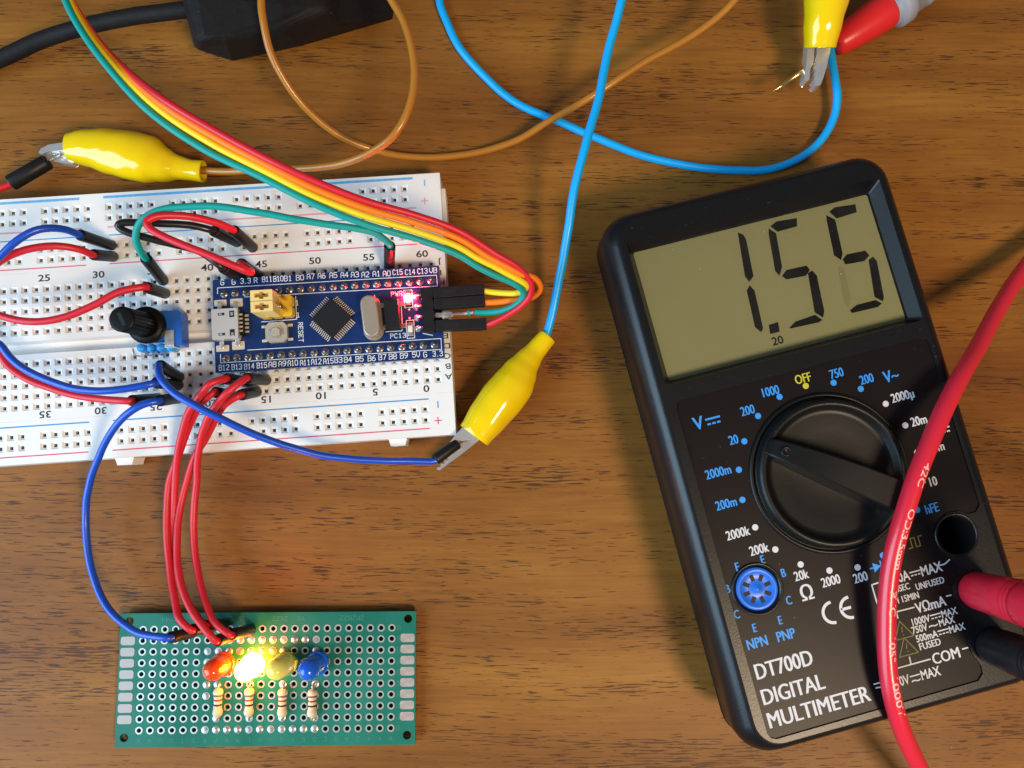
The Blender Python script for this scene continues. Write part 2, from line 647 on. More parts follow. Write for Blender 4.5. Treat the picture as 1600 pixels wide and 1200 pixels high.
STROKE = {
    'A': [[(0, 0), (0, 4), (1, 6), (3, 6), (4, 4), (4, 0)], [(0, 2.6), (4, 2.6)]],
    'B': [[(0, 0), (0, 6), (3, 6), (4, 5.2), (4, 4), (3, 3.2), (0, 3.2)], [(3, 3.2), (4, 2.4), (4, 0.8), (3, 0), (0, 0)]],
    'C': [[(4, 5), (3, 6), (1, 6), (0, 5), (0, 1), (1, 0), (3, 0), (4, 1)]],
    'E': [[(4, 6), (0, 6), (0, 0), (4, 0)], [(0, 3.1), (3, 3.1)]],
    'G': [[(4, 5), (3, 6), (1, 6), (0, 5), (0, 1), (1, 0), (3, 0), (4, 1), (4, 2.8), (2, 2.8)]],
    'M': [[(0, 0), (0, 6), (2, 3), (4, 6), (4, 0)]],
    'P': [[(0, 0), (0, 6), (3, 6), (4, 5), (4, 4), (3, 3), (0, 3)]],
    'R': [[(0, 0), (0, 6), (3, 6), (4, 5), (4, 4), (3, 3), (0, 3)], [(1.8, 3), (4, 0)]],
    'S': [[(4, 5.2), (3, 6), (1, 6), (0, 5), (0, 4), (1, 3.2), (3, 2.8), (4, 2), (4, 1), (3, 0), (1, 0), (0, 0.8)]],
    'T': [[(0, 6), (4, 6)], [(2, 6), (2, 0)]],
    'V': [[(0, 6), (0, 2), (2, 0), (4, 2), (4, 6)]],
    'W': [[(0, 6), (0.8, 0), (2, 4), (3.2, 0), (4, 6)]],
    'X': [[(0, 0), (4, 6)], [(0, 6), (4, 0)]],
    'Y': [[(0, 6), (2, 3), (4, 6)], [(2, 3), (2, 0)]],
    'Z': [[(0, 6), (4, 6), (0, 0), (4, 0)]],
    'D': [[(0, 0), (0, 6), (2.6, 6), (4, 4.6), (4, 1.4), (2.6, 0), (0, 0)]],
    'F': [[(0, 0), (0, 6), (4, 6)], [(0, 3.1), (3, 3.1)]],
    'H': [[(0, 0), (0, 6)], [(4, 0), (4, 6)], [(0, 3), (4, 3)]],
    'K': [[(0, 0), (0, 6)], [(4, 6), (0, 2.4)], [(1.4, 3.6), (4, 0)]],
    'L': [[(0, 6), (0, 0), (4, 0)]],
    'N': [[(0, 0), (0, 6), (4, 0), (4, 6)]],
    'U': [[(0, 6), (0, 1), (1, 0), (3, 0), (4, 1), (4, 6)]],
    '0': [[(1, 0), (0, 1), (0, 5), (1, 6), (3, 6), (4, 5), (4, 1), (3, 0), (1, 0)]],
    '1': [[(0.8, 4.8), (2, 6), (2, 0)], [(1, 0), (3, 0)]],
    '2': [[(0, 5), (1, 6), (3, 6), (4, 5), (4, 3.8), (0, 0), (4, 0)]],
    '3': [[(0, 5.2), (1, 6), (3, 6), (4, 5.2), (4, 4), (3, 3.1), (1.6, 3.1)], [(3, 3.1), (4, 2.2), (4, 0.8), (3, 0), (1, 0), (0, 0.8)]],
    '4': [[(3, 0), (3, 6), (0, 2), (4, 2)]],
    '5': [[(4, 6), (0.4, 6), (0, 3.2), (3, 3.6), (4, 2.6), (4, 1), (3, 0), (1, 0), (0, 0.8)]],
    '6': [[(3.4, 6), (1.2, 5), (0, 2.6), (0, 1), (1, 0), (3, 0), (4, 1), (4, 2.2), (3, 3.2), (1, 3.2), (0, 2.2)]],
    '7': [[(0, 6), (4, 6), (1.4, 0)]],
    '8': [[(1, 3.2), (0, 4), (0, 5.2), (1, 6), (3, 6), (4, 5.2), (4, 4), (3, 3.2), (1, 3.2), (0, 2.2), (0, 0.8), (1, 0), (3, 0), (4, 0.8), (4, 2.2), (3, 3.2)]],
    '9': [[(0.6, 0), (2.8, 1), (4, 3.4), (4, 5), (3, 6), (1, 6), (0, 5), (0, 3.8), (1, 2.8), (3, 2.8), (4, 3.8)]],
    '.': [[(1.7, 0), (2.3, 0)]],
    '+': [[(2, 1.2), (2, 4.8)], [(0.2, 3), (3.8, 3)]],
}
_zj = [0]


def line(mb, pts, z, w, fr=None):
    for a, b in zip(pts, pts[1:]):
        a, b = Vector((a[0], a[1], 0)), Vector((b[0], b[1], 0))
        d = (b - a).normalized() * (w * 0.42)
        n = Vector((-d.y, d.x, 0)).normalized() * (w / 2)
        _zj[0] = (_zj[0] + 1) % 5
        zz = z + _zj[0] * 0.004
        q = [a - d - n, b + d - n, b + d + n, a - d + n]
        mb.add([(p.x, p.y, zz) for p in q], [(0, 1, 2, 3)], False, 0, fr)


def stroke_text(mb, s, x, y, z, cap, w, adv=1.45, rot=0.0, cw=0.66, fr=None):
    gw = cap * cw
    tot = gw * (adv * (len(s) - 1) + 1)
    ca, sa = math.cos(rot), math.sin(rot)
    for i, ch in enumerate(s):
        ox = -tot / 2 + i * gw * adv
        for pl_ in STROKE.get(ch, []):
            pts = []
            for px, py in pl_:
                a, b = ox + px / 4 * gw, (py / 6 - 0.5) * cap
                pts.append((x + a * ca - b * sa, y + a * sa + b * ca))
            line(mb, pts, z, w, fr)


# ================================================================== TABLE
tb = MB()
tb.box(-600, 600, -450, 450, -25, 0)
table = tb.build('tabletop', 'dust')
table.data.materials.clear()
table.data.materials.append(WOOD)
tag(table, 'brown wood-grain tabletop under the electronics', None, None, 'structure')

# ================================================================== BREADBOARD
P = 2.54
ZB = 8.5
bbr = thing('breadboard', 'white solderless breadboard lying on the wooden table', 'breadboard', BB @ Matrix.Translation((-79, 18, 0)))
X0, X1 = -161.5, 3.4


def hole_strip(y0, y1, rows, name, groove=None):
    """a slab with funnel-shaped contact holes; rows: list of (y, [x...])"""
    mb = MB(BB)
    ch = 0.02
    zt = ZB
    # side walls with a small chamfer
    o = [(X0, y0), (X1, y0), (X1, y1), (X0, y1)]
    i_ = [(X0 + ch, y0 + ch), (X1 - ch, y0 + ch), (X1 - ch, y1 - ch), (X0 + ch, y1 - ch)]
    mb.loft([[(a, b, 0) for a, b in o], [(a, b, zt - ch) for a, b in o], [(a, b, zt) for a, b in i_]], True, True, False, False)
    ya, yb, xa, xb = y0 + ch, y1 - ch, X0 + ch, X1 - ch

    def quad(x0, x1, q0, q1):
        if x1 - x0 > 1e-4 and q1 - q0 > 1e-4:
            mb.add([(x0, q0, zt), (x1, q0, zt), (x1, q1, zt), (x0, q1, zt)], [(0, 1, 2, 3)])
    cur = ya
    h = P / 2
    items = [(y, xs) for y, xs in rows]
    if groove:
        items.append((None, groove))
    items.sort(key=lambda t: t[0] if t[0] is not None else t[1][0])
    for y, xs in items:
        if y is None:
            g0, g1 = xs
            quad(xa, xb, cur, g0)
            d = 3.2
            mb.add([(X0, g0, zt), (X1, g0, zt), (X1, g0 + .15, zt - d), (X0, g0 + .15, zt - d), (X1, g1 - .15, zt - d), (X0, g1 - .15, zt - d), (X1, g1, zt), (X0, g1, zt)],
                   [(0, 1, 2, 3), (3, 2, 4, 5), (5, 4, 6, 7)])
            cur = g1
            continue
        quad(xa, xb, cur, y - h)
        cx = xa
        for x in sorted(xs):
            quad(cx, x - h, y - h, y + h)
            rings = []
            for r, z in ((h, 0), (0.86, 0), (0.37, -0.40), (0.37, -1.5)):
                rings.append([(x - r, y - r, zt + z), (x + r, y - r, zt + z), (x + r, y + r, zt + z), (x - r, y + r, zt + z)])
            mb.loft(rings[:3], True, False, False, False)
            mb.loft(rings[2:], True, False, True, False, 1)
            cx = x + h
        quad(cx, xb, y - h, y + h)
        cur = y + h
    quad(xa, xb, cur, yb)
    return mb.build(name, ['white_plastic', 'spring_metal'], bbr)


cols = [-P * k for k in range(63)]
railA = [-3.52 - P * k for k in list(range(0, 29)) + list(range(31, 60)) if (k if k < 29 else k - 1) % 6 != 5]
railB = [-3.95 - P * k for k in list(range(0, 29)) + list(range(31, 60)) if (k if k < 29 else k - 1) % 6 != 5]
railC = [-5.33 - P * k for k in range(0, 60) if k % 6 != 5]
main = hole_strip(-3.285, 31.985, [(P * r, cols) for r in (0, 1, 2, 3, 4, 7, 8, 9, 10, 11)], 'terminal_strip', (12.45, 15.5))
rail_b = hole_strip(-13.3, -3.3, [(-6.85, railA), (-9.42, railA)], 'power_rail')
rail_m = hole_strip(32.0, 41.05, [(37.55, railB), (35.0, railB)], 'power_rail')
rail_t = hole_strip(41.065, 50.45, [(47.02, railC), (44.4, railC)], 'power_rail')


def rail_line(y, xr, xb0, xb1, w, m, par):
    mb = MB(BB)
    for a, b in ((xb1, xr), (-157.0, xb0)):
        mb.add([(a, y - w / 2, ZB + .03), (b, y - w / 2, ZB + .03), (b, y + w / 2, ZB + .03), (a, y + w / 2, ZB + .03)], [(0, 1, 2, 3)])
    mb.build('printed_line', m, par)


rail_line(-4.55, -2.5, -81.9, -76.4, 0.30, 'ink_blue', rail_b)
rail_line(-11.5, -2.7, -82.2, -76.6, 0.28, 'ink_red', rail_b)
rail_line(49.45, -3.2, -83.4, -77.7, 0.62, 'ink_blue_faded', rail_t)
rail_line(42.0, -2.8, -82.9, -76.8, 0.42, 'ink_red_faded', rail_t)
rail_line(40.0, -3.4, -84.0, -76.5, 0.26, 'ink_blue', rail_m)
rail_line(33.0, -3.0, -82.0, -76.5, 0.26, 'ink_red', rail_m)
mb = MB(BB)
for k in range(0, 13):
    n = 60 - 5 * k
    text(mb, str(n), -2.0 - 13.0 * k + (0.15 * k), 30.55, ZB + .03, 1.55, cond=1.3, bold=.018)
    text(mb, str(60 - n), (-2.9 if k == 0 else -2.1 - 12.85 * k), -2.05, ZB + .03, 1.55, cond=1.3, rot=math.pi, bold=.018)
for i, c in enumerate('ABCDE'):
    text(mb, c, 2.5, 0.45 + i * 2.46, ZB + .03, 1.3, cond=1.35, rot=math.pi, bold=0.01)
for i, c in enumerate('FGHIJ'):
    text(mb, c, 2.2, 18.0 + i * 2.55, ZB + .03, 1.3, cond=1.35, rot=math.pi, bold=0.01)
mb.build('printed_numbers', 'ink_black', main)
for par, y1, y2, mb_, mr_ in ((rail_b, -6.0, -9.8, 'ink_blue', 'ink_red'), (rail_t, 48.1, 43.6, 'ink_blue_faded', 'ink_red_faded'), (rail_m, 38.8, 35.0, 'ink_blue', 'ink_red')):
    mb = MB(BB)
    line(mb, [(-0.4, y1 - .7), (-0.4, y1 + .7)], ZB + .03, .26)
    mb.build('printed_minus', mb_, par)
    mb = MB(BB)
    line(mb, [(-0.6, y2 - .75), (-0.6, y2 + .75)], ZB + .03, .26)
    line(mb, [(-1.35, y2), (.15, y2)], ZB + .03, .26)
    mb.build('printed_plus', mr_, par)
for tx in (-75.0, -10.6, -139.4):
    mb = MB(BB)
    mb.prism([(tx - 2.2, -13.32), (tx - 1.7, -15.0), (tx + 1.7, -15.0), (tx + 2.2, -13.32)], 0.4, 6.2)
    mb.build('locking_tab', 'white_plastic', rail_b, bevel=0.3)
mb = MB(BB)
mb.box(X1, X1 + 1.1, 36.5, 47.0, 0.5, 7.2)
mb.build('locking_tab', 'white_plastic', rail_t, bevel=0.25)

# ================================================================== MICROCONTROLLER BOARD
ZM = 12.6
mcu = thing('microcontroller_board', 'blue microcontroller board with yellow jumpers plugged into the white breadboard', 'circuit board',
            BB @ Matrix.Translation((-24.3, 15.3, ZB)))
mb = MB(BB)
mb.prism(rrect(-50.75, 2.15, 4.45, 26.35, 0.3, 2), ZM - 1.6, ZM)
board = mb.build('circuit_board', 'blue_mask', mcu)
for y in (3 * P, 9 * P):
    mb = MB(BB)
    mb.box(-19.4 * P, 0.4 * P, y - 1.25, y + 1.25, ZB + .02, ZM - 1.62)
    mb.build('pin_header', 'black_plastic', mcu, bevel=0.15)
# solder joints
jm = MB()
jm.lathe([(0.95, 0.0), (0.93, 0.05), (0.70, 0.12), (0.46, 0.45), (0.36, 0.85), (0.33, 1.15), (0.22, 1.3), (0.02, 1.33)], 12)
joint = mesh_only(jm, 'solder_joint', 'joint_tin')
for y in (3 * P, 9 * P):
    for k in range(20):
        f = BB @ Matrix.Translation((-P * k + random.uniform(-.06, .06), y, ZM + .005)) @ Matrix.Rotation(random.uniform(0, 6), 4, 'Z') @ Matrix.Rotation(random.uniform(-.12, .12), 4, 'X')
        inst(joint, 'solder_joint', mcu, f)

silk = MB(BB)
top_l = 'G G 3.3 R B11 B10 B1 B0 A7 A6 A5 A4 A3 A2 A1 A0 C15 C14 C13 VB'.split()
tx = [110, 180, 255, 318, 390, 460, 520, 595, 662, 730, 803, 873, 938, 1003, 1073, 1137, 1205, 1283, 1360, 1427]
ty = [765, 762, 755, 752, 745, 742, 740, 735, 728, 724, 720, 718, 716, 716, 711, 710, 701, 700, 694, 690]
ZS = ZM + .03
for s_, x, y in zip(top_l, tx, ty):
    p = bl(320 + x / 4, 250 + y / 4, ZM)
    stroke_text(silk, s_, p.x, p.y, ZS, 1.2, 0.15, adv=1.36, cw=.50 if len(s_) > 2 else .60)
bot_l = 'B12 B13 B14 B15 A8 A9 A10 A11 A12 A15 B3 B4 B5 B6 B7 B8 B9 5V G 3.3'.split()
tx = [120, 200, 278, 357, 423, 485, 550, 627, 697, 772, 835, 895, 967, 1043, 1110, 1175, 1245, 1320, 1377, 1455]
ty = [497, 493, 490, 483, 478, 473, 468, 466, 460, 456, 450, 447, 443, 439, 432, 428, 423, 416, 416, 410]
for s_, x, y in zip(bot_l, tx, ty):
    p = bl(320 + x / 4, 450 + y / 4, ZM)
    stroke_text(silk, s_, p.x, p.y, ZS, 1.2, 0.15, adv=1.36, cw=.50 if len(s_) > 2 else .60)


def sil(pts, w=.15):
    line(silk, [(bl(x, y, ZM).x, bl(x, y, ZM).y) for x, y in pts], ZS, w)


sil([(340, 459), (340, 450), (682, 430), (683.5, 447), (382, 464)])
sil([(387, 547), (689, 529), (690, 546), (345, 567), (344.5, 554)])
p = bl(470, 519, ZM)
stroke_text(silk, 'RESET', p.x, p.y, ZS, 1.0, .15, rot=math.radians(-90))
for x, y in ((464.5, 473), (466, 492)):
    p = bl(x, y, ZM)
    stroke_text(silk, '1', p.x, p.y, ZS, 1.1, .15)
for s_, x, y in (('PWR', 620, 459), ('PC13', 622, 524.5)):
    p = bl(x, y, ZM)
    stroke_text(silk, s_, p.x, p.y, ZS, 1.0, .14)
for x, y in ((639.5, 483.5), (640, 497)):
    p = bl(x, y, ZM)
    stroke_text(silk, '+', p.x, p.y, ZS, 0.8, .14)
sil([(631, 453.5), (643.5, 453), (645, 480), (632.5, 481), (631, 453.5)])
sil([(635, 501), (646.5, 500), (648, 528), (636.5, 529), (635, 501)])
sil([(462, 463), (463.5, 499), (409, 503)])
sil([(585, 461), (586.5, 465)])
sil([(627, 477), (628.5, 505)])
sil([(603, 518.5), (628, 517), (628.5, 514)])
sil([(661, 521), (676, 524)])
silk.build('silkscreen_print', 'silkscreen', board)

# --- usb socket
u0, u1 = bl(331, 506, ZM), bl(371, 505, ZM)
uy = bl(351, 506, ZM + 2.6).y + .2
mb = MB(BB)
ux0, ux1 = bl(330.5, 506, ZM + 2.6).x, bl(371.5, 505, ZM + 2.6).x
SH = 3.3
mb.prism(rrect(ux0, ux1, uy - 3.75, uy + 3.35, .35, 3), ZM + .25, ZM + 2.6)
usb = mb.build('usb_socket', 'usb_shell', mcu, bevel=0.2)
mb = MB(BB)
for dx, dy in ((1.5, 2.1), (1.5, -2.55)):
    mb.box(ux0 + dx, ux0 + dx + 1.5, uy + dy - .3, uy + dy + .3, ZM + 2.585, ZM + 2.62)
for dx, dy in ((4.1, 2.0), (4.1, -2.3)):
    mb.box(ux0 + dx, ux0 + dx + 1.1, uy + dy - .75, uy + dy + .75, ZM + 2.585, ZM + 2.62)
mb.build('shell_slot', 'jack_black', usb)
mb = MB(BB)
for dx, dy in ((4.4, 2.2), (4.4, -2.5)):
    mb.box(ux0 + dx, ux0 + dx + .55, uy + dy - .55, uy + dy + .2, ZM + 2.6, ZM + 2.66)
for dx, dy in ((1.7, 2.1), (1.7, -2.55)):
    mb.box(ux0 + dx, ux0 + dx + .7, uy + dy - .2, uy + dy + .2, ZM + 2.6, ZM + 2.66)
mb.build('spring_tongue', 'steel', usb)
mb = MB(BB)
mb.box(ux1 + .02, ux1 + .95, uy - 2.75, uy + 2.75, ZM + .05, ZM + 1.7)
mb.build('socket_insulator', 'black_plastic', usb)
for k in range(5):
    mb = MB(BB)
    y = uy - 1.9 + .95 * k
    mb.box(ux1 + .55, ux1 + 1.75, y - .24, y + .24, ZM + .01, ZM + .30)
    mb.box(ux1 + .10, ux1 + .80, y - .20, y + .20, ZM + 1.5, ZM + 1.78)
    mb.build('contact', 'pad_cream', usb)
for x0, y0, x1, y1 in ((335, 468, 354, 479), (360, 466, 379, 480), (338, 539, 358, 550), (363, 533, 382, 547)):
    a, b = bl(x0, y1, ZM), bl(x1, y0, ZM)
    mb = MB(BB)
    mb.prism(rrect(a.x, b.x, a.y, b.y, .2, 2), ZM - .01, ZM + .06)
    pad = mb.build('solder_pad', 'pad_cream', mcu)
    mb = MB(BB)
    cx, cy = (a.x + b.x) / 2, (a.y + b.y) / 2
    s_ = -1 if cy > uy else 1
    mb.box(cx - .5, cx + .5, min(cy - .1 * s_, cy + 1.6 * s_), max(cy - .1 * s_, cy + 1.6 * s_), ZM + .06, ZM + .7)
    mb.build('shell_leg', 'steel', pad, bevel=0.15)

# --- boot jumper header with two caps
h0, h1 = bl(411, 500, ZM), bl(460, 463, ZM)
hy = (h0.y + h1.y) / 2
hx = h1.x - P / 2
mb = MB(BB)
for r in (-.5, .5):
    for k in range(3):
        cx, cy = hx - P * k, hy + r * P
        mb.prism([(cx - 1.26, cy - .8), (cx - .8, cy - 1.26), (cx + .8, cy - 1.26), (cx + 1.26, cy - .8), (cx + 1.26, cy + .8), (cx + .8, cy + 1.26), (cx - .8, cy + 1.26), (cx - 1.26, cy + .8)], ZM + .02, ZM + 2.5)
hdr = mb.build('jumper_header', 'yellow_housing', mcu)
for r in (-.5, .5):
    mb = MB(BB)
    mb.box(hx - .32, hx + .32, hy + r * P - .32, hy + r * P + .32, ZM + 2.5, ZM + 8.4, taper=.04)
    mb.build('header_pin', 'gold', hdr, bevel=.1)
for r in (-.5, .5):
    cx, cy = hx - 1.5 * P, hy + r * P
    mb = MB(BB)
    zt = ZM + 8.7
    body = [(cx - 2.45, cy - 1.2), (cx + 2.45, cy - 1.2), (cx + 2.45, cy + 1.2), (cx - 2.45, cy + 1.2)]
    slot = [(cx - 1.55, cy - .45), (cx - .45, cy - .45), (cx - .45, cy - .8), (cx + .45, cy - .8), (cx + .45, cy - .45), (cx + 1.55, cy - .45),
            (cx + 1.55, cy + .45), (cx + .45, cy + .45), (cx + .45, cy + .8), (cx - .45, cy + .8), (cx - .45, cy + .45), (cx - 1.55, cy + .45)]
    mb.prism(body, ZM + 2.55, zt, [slot])
    cap = mb.build('jumper_cap', 'yellow_cap', mcu, bevel=0.12)
    mb = MB(BB)
    mb.box(cx - 1.5, cx + 1.5, cy - .36, cy + .36, ZM + 3, zt - 1.4)
    mb.build('contact_clip', 'gold', cap)

# --- reset button
b0 = bl(434, 520.5, ZM)
mb = MB(BB)
mb.prism(rrect(b0.x - 2.5, b0.x + 2.5, b0.y - 2.35, b0.y + 2.35, .9, 1), ZM + .05, ZM + 1.3)
btn = mb.build('reset_button', 'button_grey', mcu, bevel=.2)
mb = MB(BB)
mb.prism(circ(b0.x, b0.y, 1.75, 8, math.pi / 8), ZM + 1.3, ZM + 1.5, [circ(b0.x, b0.y, 1.3, 8, math.pi / 8)])
mb.build('bezel', 'steel', btn)
mb = MB(BB)
mb.lathe([(1.05, ZM + 1.25), (1.05, ZM + 1.95), (1.0, ZM + 2.05), (.97, ZM + 2.06), (.9, ZM + 2.06), (0.01, ZM + 2.06)], 20, Matrix.Translation((b0.x, b0.y, 0)))
mb.build('plunger', 'button_grey', btn)
for sx in (-1, 1):
    for sy in (-1, 1):
        mb = MB(BB)
        xa, xb = b0.x + sx * 2.4, b0.x + sx * 3.6
        mb.box(min(xa, xb), max(xa, xb), b0.y + sy * 1.65 - .32, b0.y + sy * 1.65 + .32, ZM + .02, ZM + .35)
        mb.build('lead', 'pad_cream', btn, bevel=.08)

# --- main chip, turned 45 degrees
c0 = bl(518, 497, ZM + 1)
CF = BB @ Matrix.Translation((c0.x, c0.y, ZM)) @ Matrix.Rotation(math.radians(44), 4, 'Z')
mb = MB(CF)
mb.box(-3.4, 3.4, -3.4, 3.4, .15, 1.45, taper=.12)
chip = mb.build('main_chip', 'chip_epoxy', mcu, bevel=.1)
lm = MB()
lm.add([(-.11, 0, .75), (.11, 0, .75), (.11, .35, .75), (-.11, .35, .75), (-.11, .6, .05), (.11, .6, .05), (.11, 1.25, .03), (-.11, 1.25, .03)],
       [(0, 1, 2, 3), (3, 2, 5, 4), (4, 5, 6, 7)])
lead_me = mesh_only(lm, 'chip_lead', 'pad_cream')
for q in range(4):
    for k in range(12):
        f = CF @ Matrix.Rotation(q * math.pi / 2, 4, 'Z') @ Matrix.Translation(((k - 5.5) * .5, 3.38, 0))
        inst(lead_me, 'chip_lead', chip, f)

# --- crystal can
x0 = bl(582, 497.5, ZM)
xr = math.radians(4)
KF = BB @ Matrix.Translation((x0.x, x0.y, ZM)) @ Matrix.Rotation(xr, 4, 'Z')


def stad(hw, hl, z, n=10):
    o = []
    for i in range(n + 1):
        a = math.pi * i / n
        o.append((hw * math.cos(a), hl - hw + hw * math.sin(a), z))
    for i in range(n + 1):
        a = math.pi + math.pi * i / n
        o.append((hw * math.cos(a), -(hl - hw) + hw * math.sin(a), z))
    return o


mb = MB(KF)
mb.loft([stad(2.35, 5.3, .1), stad(2.35, 5.3, .45), stad(2.0, 4.95, .6), stad(1.98, 4.9, 3.0), stad(1.85, 4.8, 3.35), stad(1.6, 4.55, 3.5)], smooth=True)
mb.build('crystal_can', 'crystal_can', mcu)

# --- black four-legged part by the led
d0 = bl(614, 493, ZM)
DF = BB @ Matrix.Translation((d0.x, d0.y, ZM)) @ Matrix.Rotation(math.radians(1), 4, 'Z')
mb = MB(DF)
mb.box(-1.75, 1.75, -3.6, 3.6, .1, 2.4, taper=.12)
blk = mb.build('clock_crystal', 'chip_epoxy', mcu, bevel=.12)
for x, y in ((-2.2, 2.6), (-2.2, -2.6), (2.2, 2.6), (2.2, -2.6)):
    mb = MB(DF)
    mb.box(x - .75, x + .75, y - .55, y + .55, .01, .3)
    mb.build('lead', 'tin_dull', blk, bevel=.1)

# --- small lamps
l0 = bl(638, 466, ZM)
mb = MB(BB)
mb.box(l0.x - .55, l0.x + .55, l0.y - .75, l0.y + .75, ZM + .03, ZM + .75)
mb.build('power_lamp', 'power_led_lit', mcu, label='tiny red power lamp glowing on the blue board', bevel=.12)
for dy in (1.25, -1.25):
    mb = MB(BB)
    mb.box(l0.x - .6, l0.x + .6, l0.y + dy - .42, l0.y + dy + .42, ZM + .01, ZM + .35)
    mb.build('lamp_pad', 'tin_dull', mcu, bevel=.1)
l1 = bl(641.5, 514.5, ZM)
mb = MB(BB)
mb.box(l1.x - .55, l1.x + .55, l1.y - .75, l1.y + .75, ZM + .03, ZM + .7)
mb.build('status_lamp', 'led_white', mcu, label='tiny unlit status lamp', bevel=.12)
for dy in (1.2, -1.2):
    mb = MB(BB)
    mb.box(l1.x - .6, l1.x + .6, l1.y + dy - .42, l1.y + dy + .42, ZM + .01, ZM + .35)
    mb.build('lamp_pad', 'tin', mcu, bevel=.1)

# --- side header with four pins
hb0, hb1 = bl(662, 519, ZM + 1), bl(677, 455, ZM + 1)
hx0, hx1 = hb0.x, hb1.x
hyc = (hb0.y + hb1.y) / 2 + .15
swd_y = [hyc + P * (1.5 - k) for k in range(4)]
mb = MB(BB)
for y in swd_y:
    mb.prism([(hx0, y - .9), (hx0 + .3, y - 1.26), (hx1 - .3, y - 1.26), (hx1, y - .9), (hx1, y + .9), (hx1 - .3, y + 1.26), (hx0 + .3, y + 1.26), (hx0, y + .9)], ZM + .1, ZM + 2.6)
side = mb.build('side_header', 'black_plastic', mcu)
for y in swd_y:
    mb = MB(BB)
    mb.tube([(hx0 - 1.35, y, ZM + .2), (hx0 - 1.3, y, ZM + 1.0), (hx0 - .9, y, ZM + 1.4), (hx0 - .3, y, ZM + 1.45), (hx1 + 7.5, y, ZM + 1.45)], .30, 8)
    mb.lathe([(.85, ZM + .01), (.8, ZM + .1), (.45, ZM + .5), (.02, ZM + .8)], 12, Matrix.Translation((hx0 - 1.35, y, 0)))
    mb.build('header_pin', 'tin', side)

# ================================================================== RIBBON CABLE
rib = thing('ribbon_cable', 'four-colour ribbon cable in red, orange, yellow and teal, arching over the breadboard', 'cable', frame(*W(820, 450, 0), 0))
ZH = ZM + 1.45
hus = []
for k, (x0, x1) in ((0, (676, 755)), (1, (676, 757)), (3, (679, 760))):
    mb = MB(BB)
    y = swd_y[k]
    a = hx1 + .15
    f = Matrix.Translation((a, y, ZH)) @ Matrix.Rotation(math.radians({0: 1.3, 1: 0.4, 3: -1.0}[k]), 4, 'Z')
    b = 11.7
    mb.box(0, b, -1.24, 1.24, -1.24, 1.24, 0, f)
    o = mb.build('connector_housing', 'black_plastic', rib, bevel=.14)
    mb = MB(BB)
    mb.box(2.0, 5.2, -.45, .45, 1.22, 1.262, 0, f)
    mb.build('latch_window', 'jack_black', o)
mb = MB(BB)
y = swd_y[2]
mb.box(hx1 + .15, hx1 + 4.2, y - .55, y + .55, ZH - .5, ZH + .55)
mb.box(hx1 + 1.8, hx1 + 3.4, y - .85, y + .85, ZH - .3, ZH + .25)
mb.box(hx1 + 4.2, hx1 + 6.8, y - .3, y + .3, ZH - .3, ZH + .3)
mb.tube([(hx1 + 6.6, y, ZH), (hx1 + 9.0, y + .15, ZH + .05)], .62, 10)
mb.build('crimp_terminal', 'tin', rib, bevel=.12)
mb = MB(BB)
mb.tube([(hx1 + 7.7, y + .05, ZH), (hx1 + 8.2, y + .1, ZH)], .82, 12)
mb.build('insulation_stub', 'wire_teal', rib)
rw = {
    'wire_teal': [(742, 488, 14.1), (760, 488, 14.4), (782, 486, 15.5), (802, 479, 17), (815, 467, 19), (818, 457, 21), (812, 449, 23), (797, 440, 24.5), (775, 431, 26), (745, 416, 28), (717, 398.5, 30), (650, 373.5, 33.5), (570, 350, 37), (490, 318, 39), (405, 275, 40), (320, 234, 40), (232, 173, 40), (160, 94, 39.5), (121, 38, 38.6), (102, 0, 38), (86, -50, 37.4)],
    'wire_yellow': [(750, 454, 14.1), (770, 456.5, 14.8), (790, 458, 16), (808, 458, 17.5), (822, 453, 20), (823, 446, 22.4), (815, 439.5, 23.8), (797, 430, 25.2), (775, 418, 26.8), (745, 403, 28.8), (717, 386, 30.6), (650, 361, 34), (570, 337, 37.4), (490, 306, 39.2), (417, 268.5, 40.5), (330, 224, 40.8), (241, 165, 40), (165, 89, 38.7), (126.5, 36, 37.4), (107, -1, 36.8), (91, -50, 36)],
    'wire_orange': [(750, 473, 14.1), (775, 472, 14.8), (805, 469, 15.8), (832, 464, 17.2), (843, 454, 19), (843, 444, 21), (834, 434, 23), (812, 427, 25), (790, 416, 26.6), (760, 400, 28.4), (717, 373, 31), (650, 348.5, 34.4), (570, 325, 37.8), (490, 294, 39.6), (427, 263, 41), (340, 217, 41.5), (247.5, 159.5, 41.3), (169, 86.5, 37.6), (130, 35, 36.0), (110, -1, 35.4), (94, -50, 34.6)],
    'wire_red_jumper': [(752, 509.5, 14.1), (762, 507.5, 14.5), (775, 502, 15.5), (797, 490, 17), (818, 475, 19), (829, 460, 20.8), (829.5, 443, 22.8), (820, 428, 24.6), (802, 412.5, 26.6), (778, 399, 28.4), (717, 361, 31.5), (650, 336.5, 34.8), (570, 313.5, 38.2), (490, 282, 40.2), (437, 258, 41.6), (348, 211, 42.2), (253, 154, 42.6), (171.5, 84.5, 36.4), (132, 34, 34.6), (111.5, 0, 34), (95, -50, 33)],
}
for m, pts in rw.items():
    mb = MB()
    mb.tube(spline([W(*q) for q in pts]), .73, 12)
    mb.build('wire', m, rib, {'wire_teal': 'teal wire', 'wire_yellow': 'yellow wire', 'wire_orange': 'orange wire', 'wire_red_jumper': 'red wire'}[m])


# ================================================================== JUMPER WIRES
def sleeve(mb, b, t, r=1.28):
    f, L = axis(b, t)
    mb.lathe([(.4, 0), (r * .86, .05), (r, .5), (r, L * .5), (r * 1.02, L - .3), (r * .98, L), (r * .74, L), (r * .70, L - 1.0), (.1, L - 1.05)], 18, f)


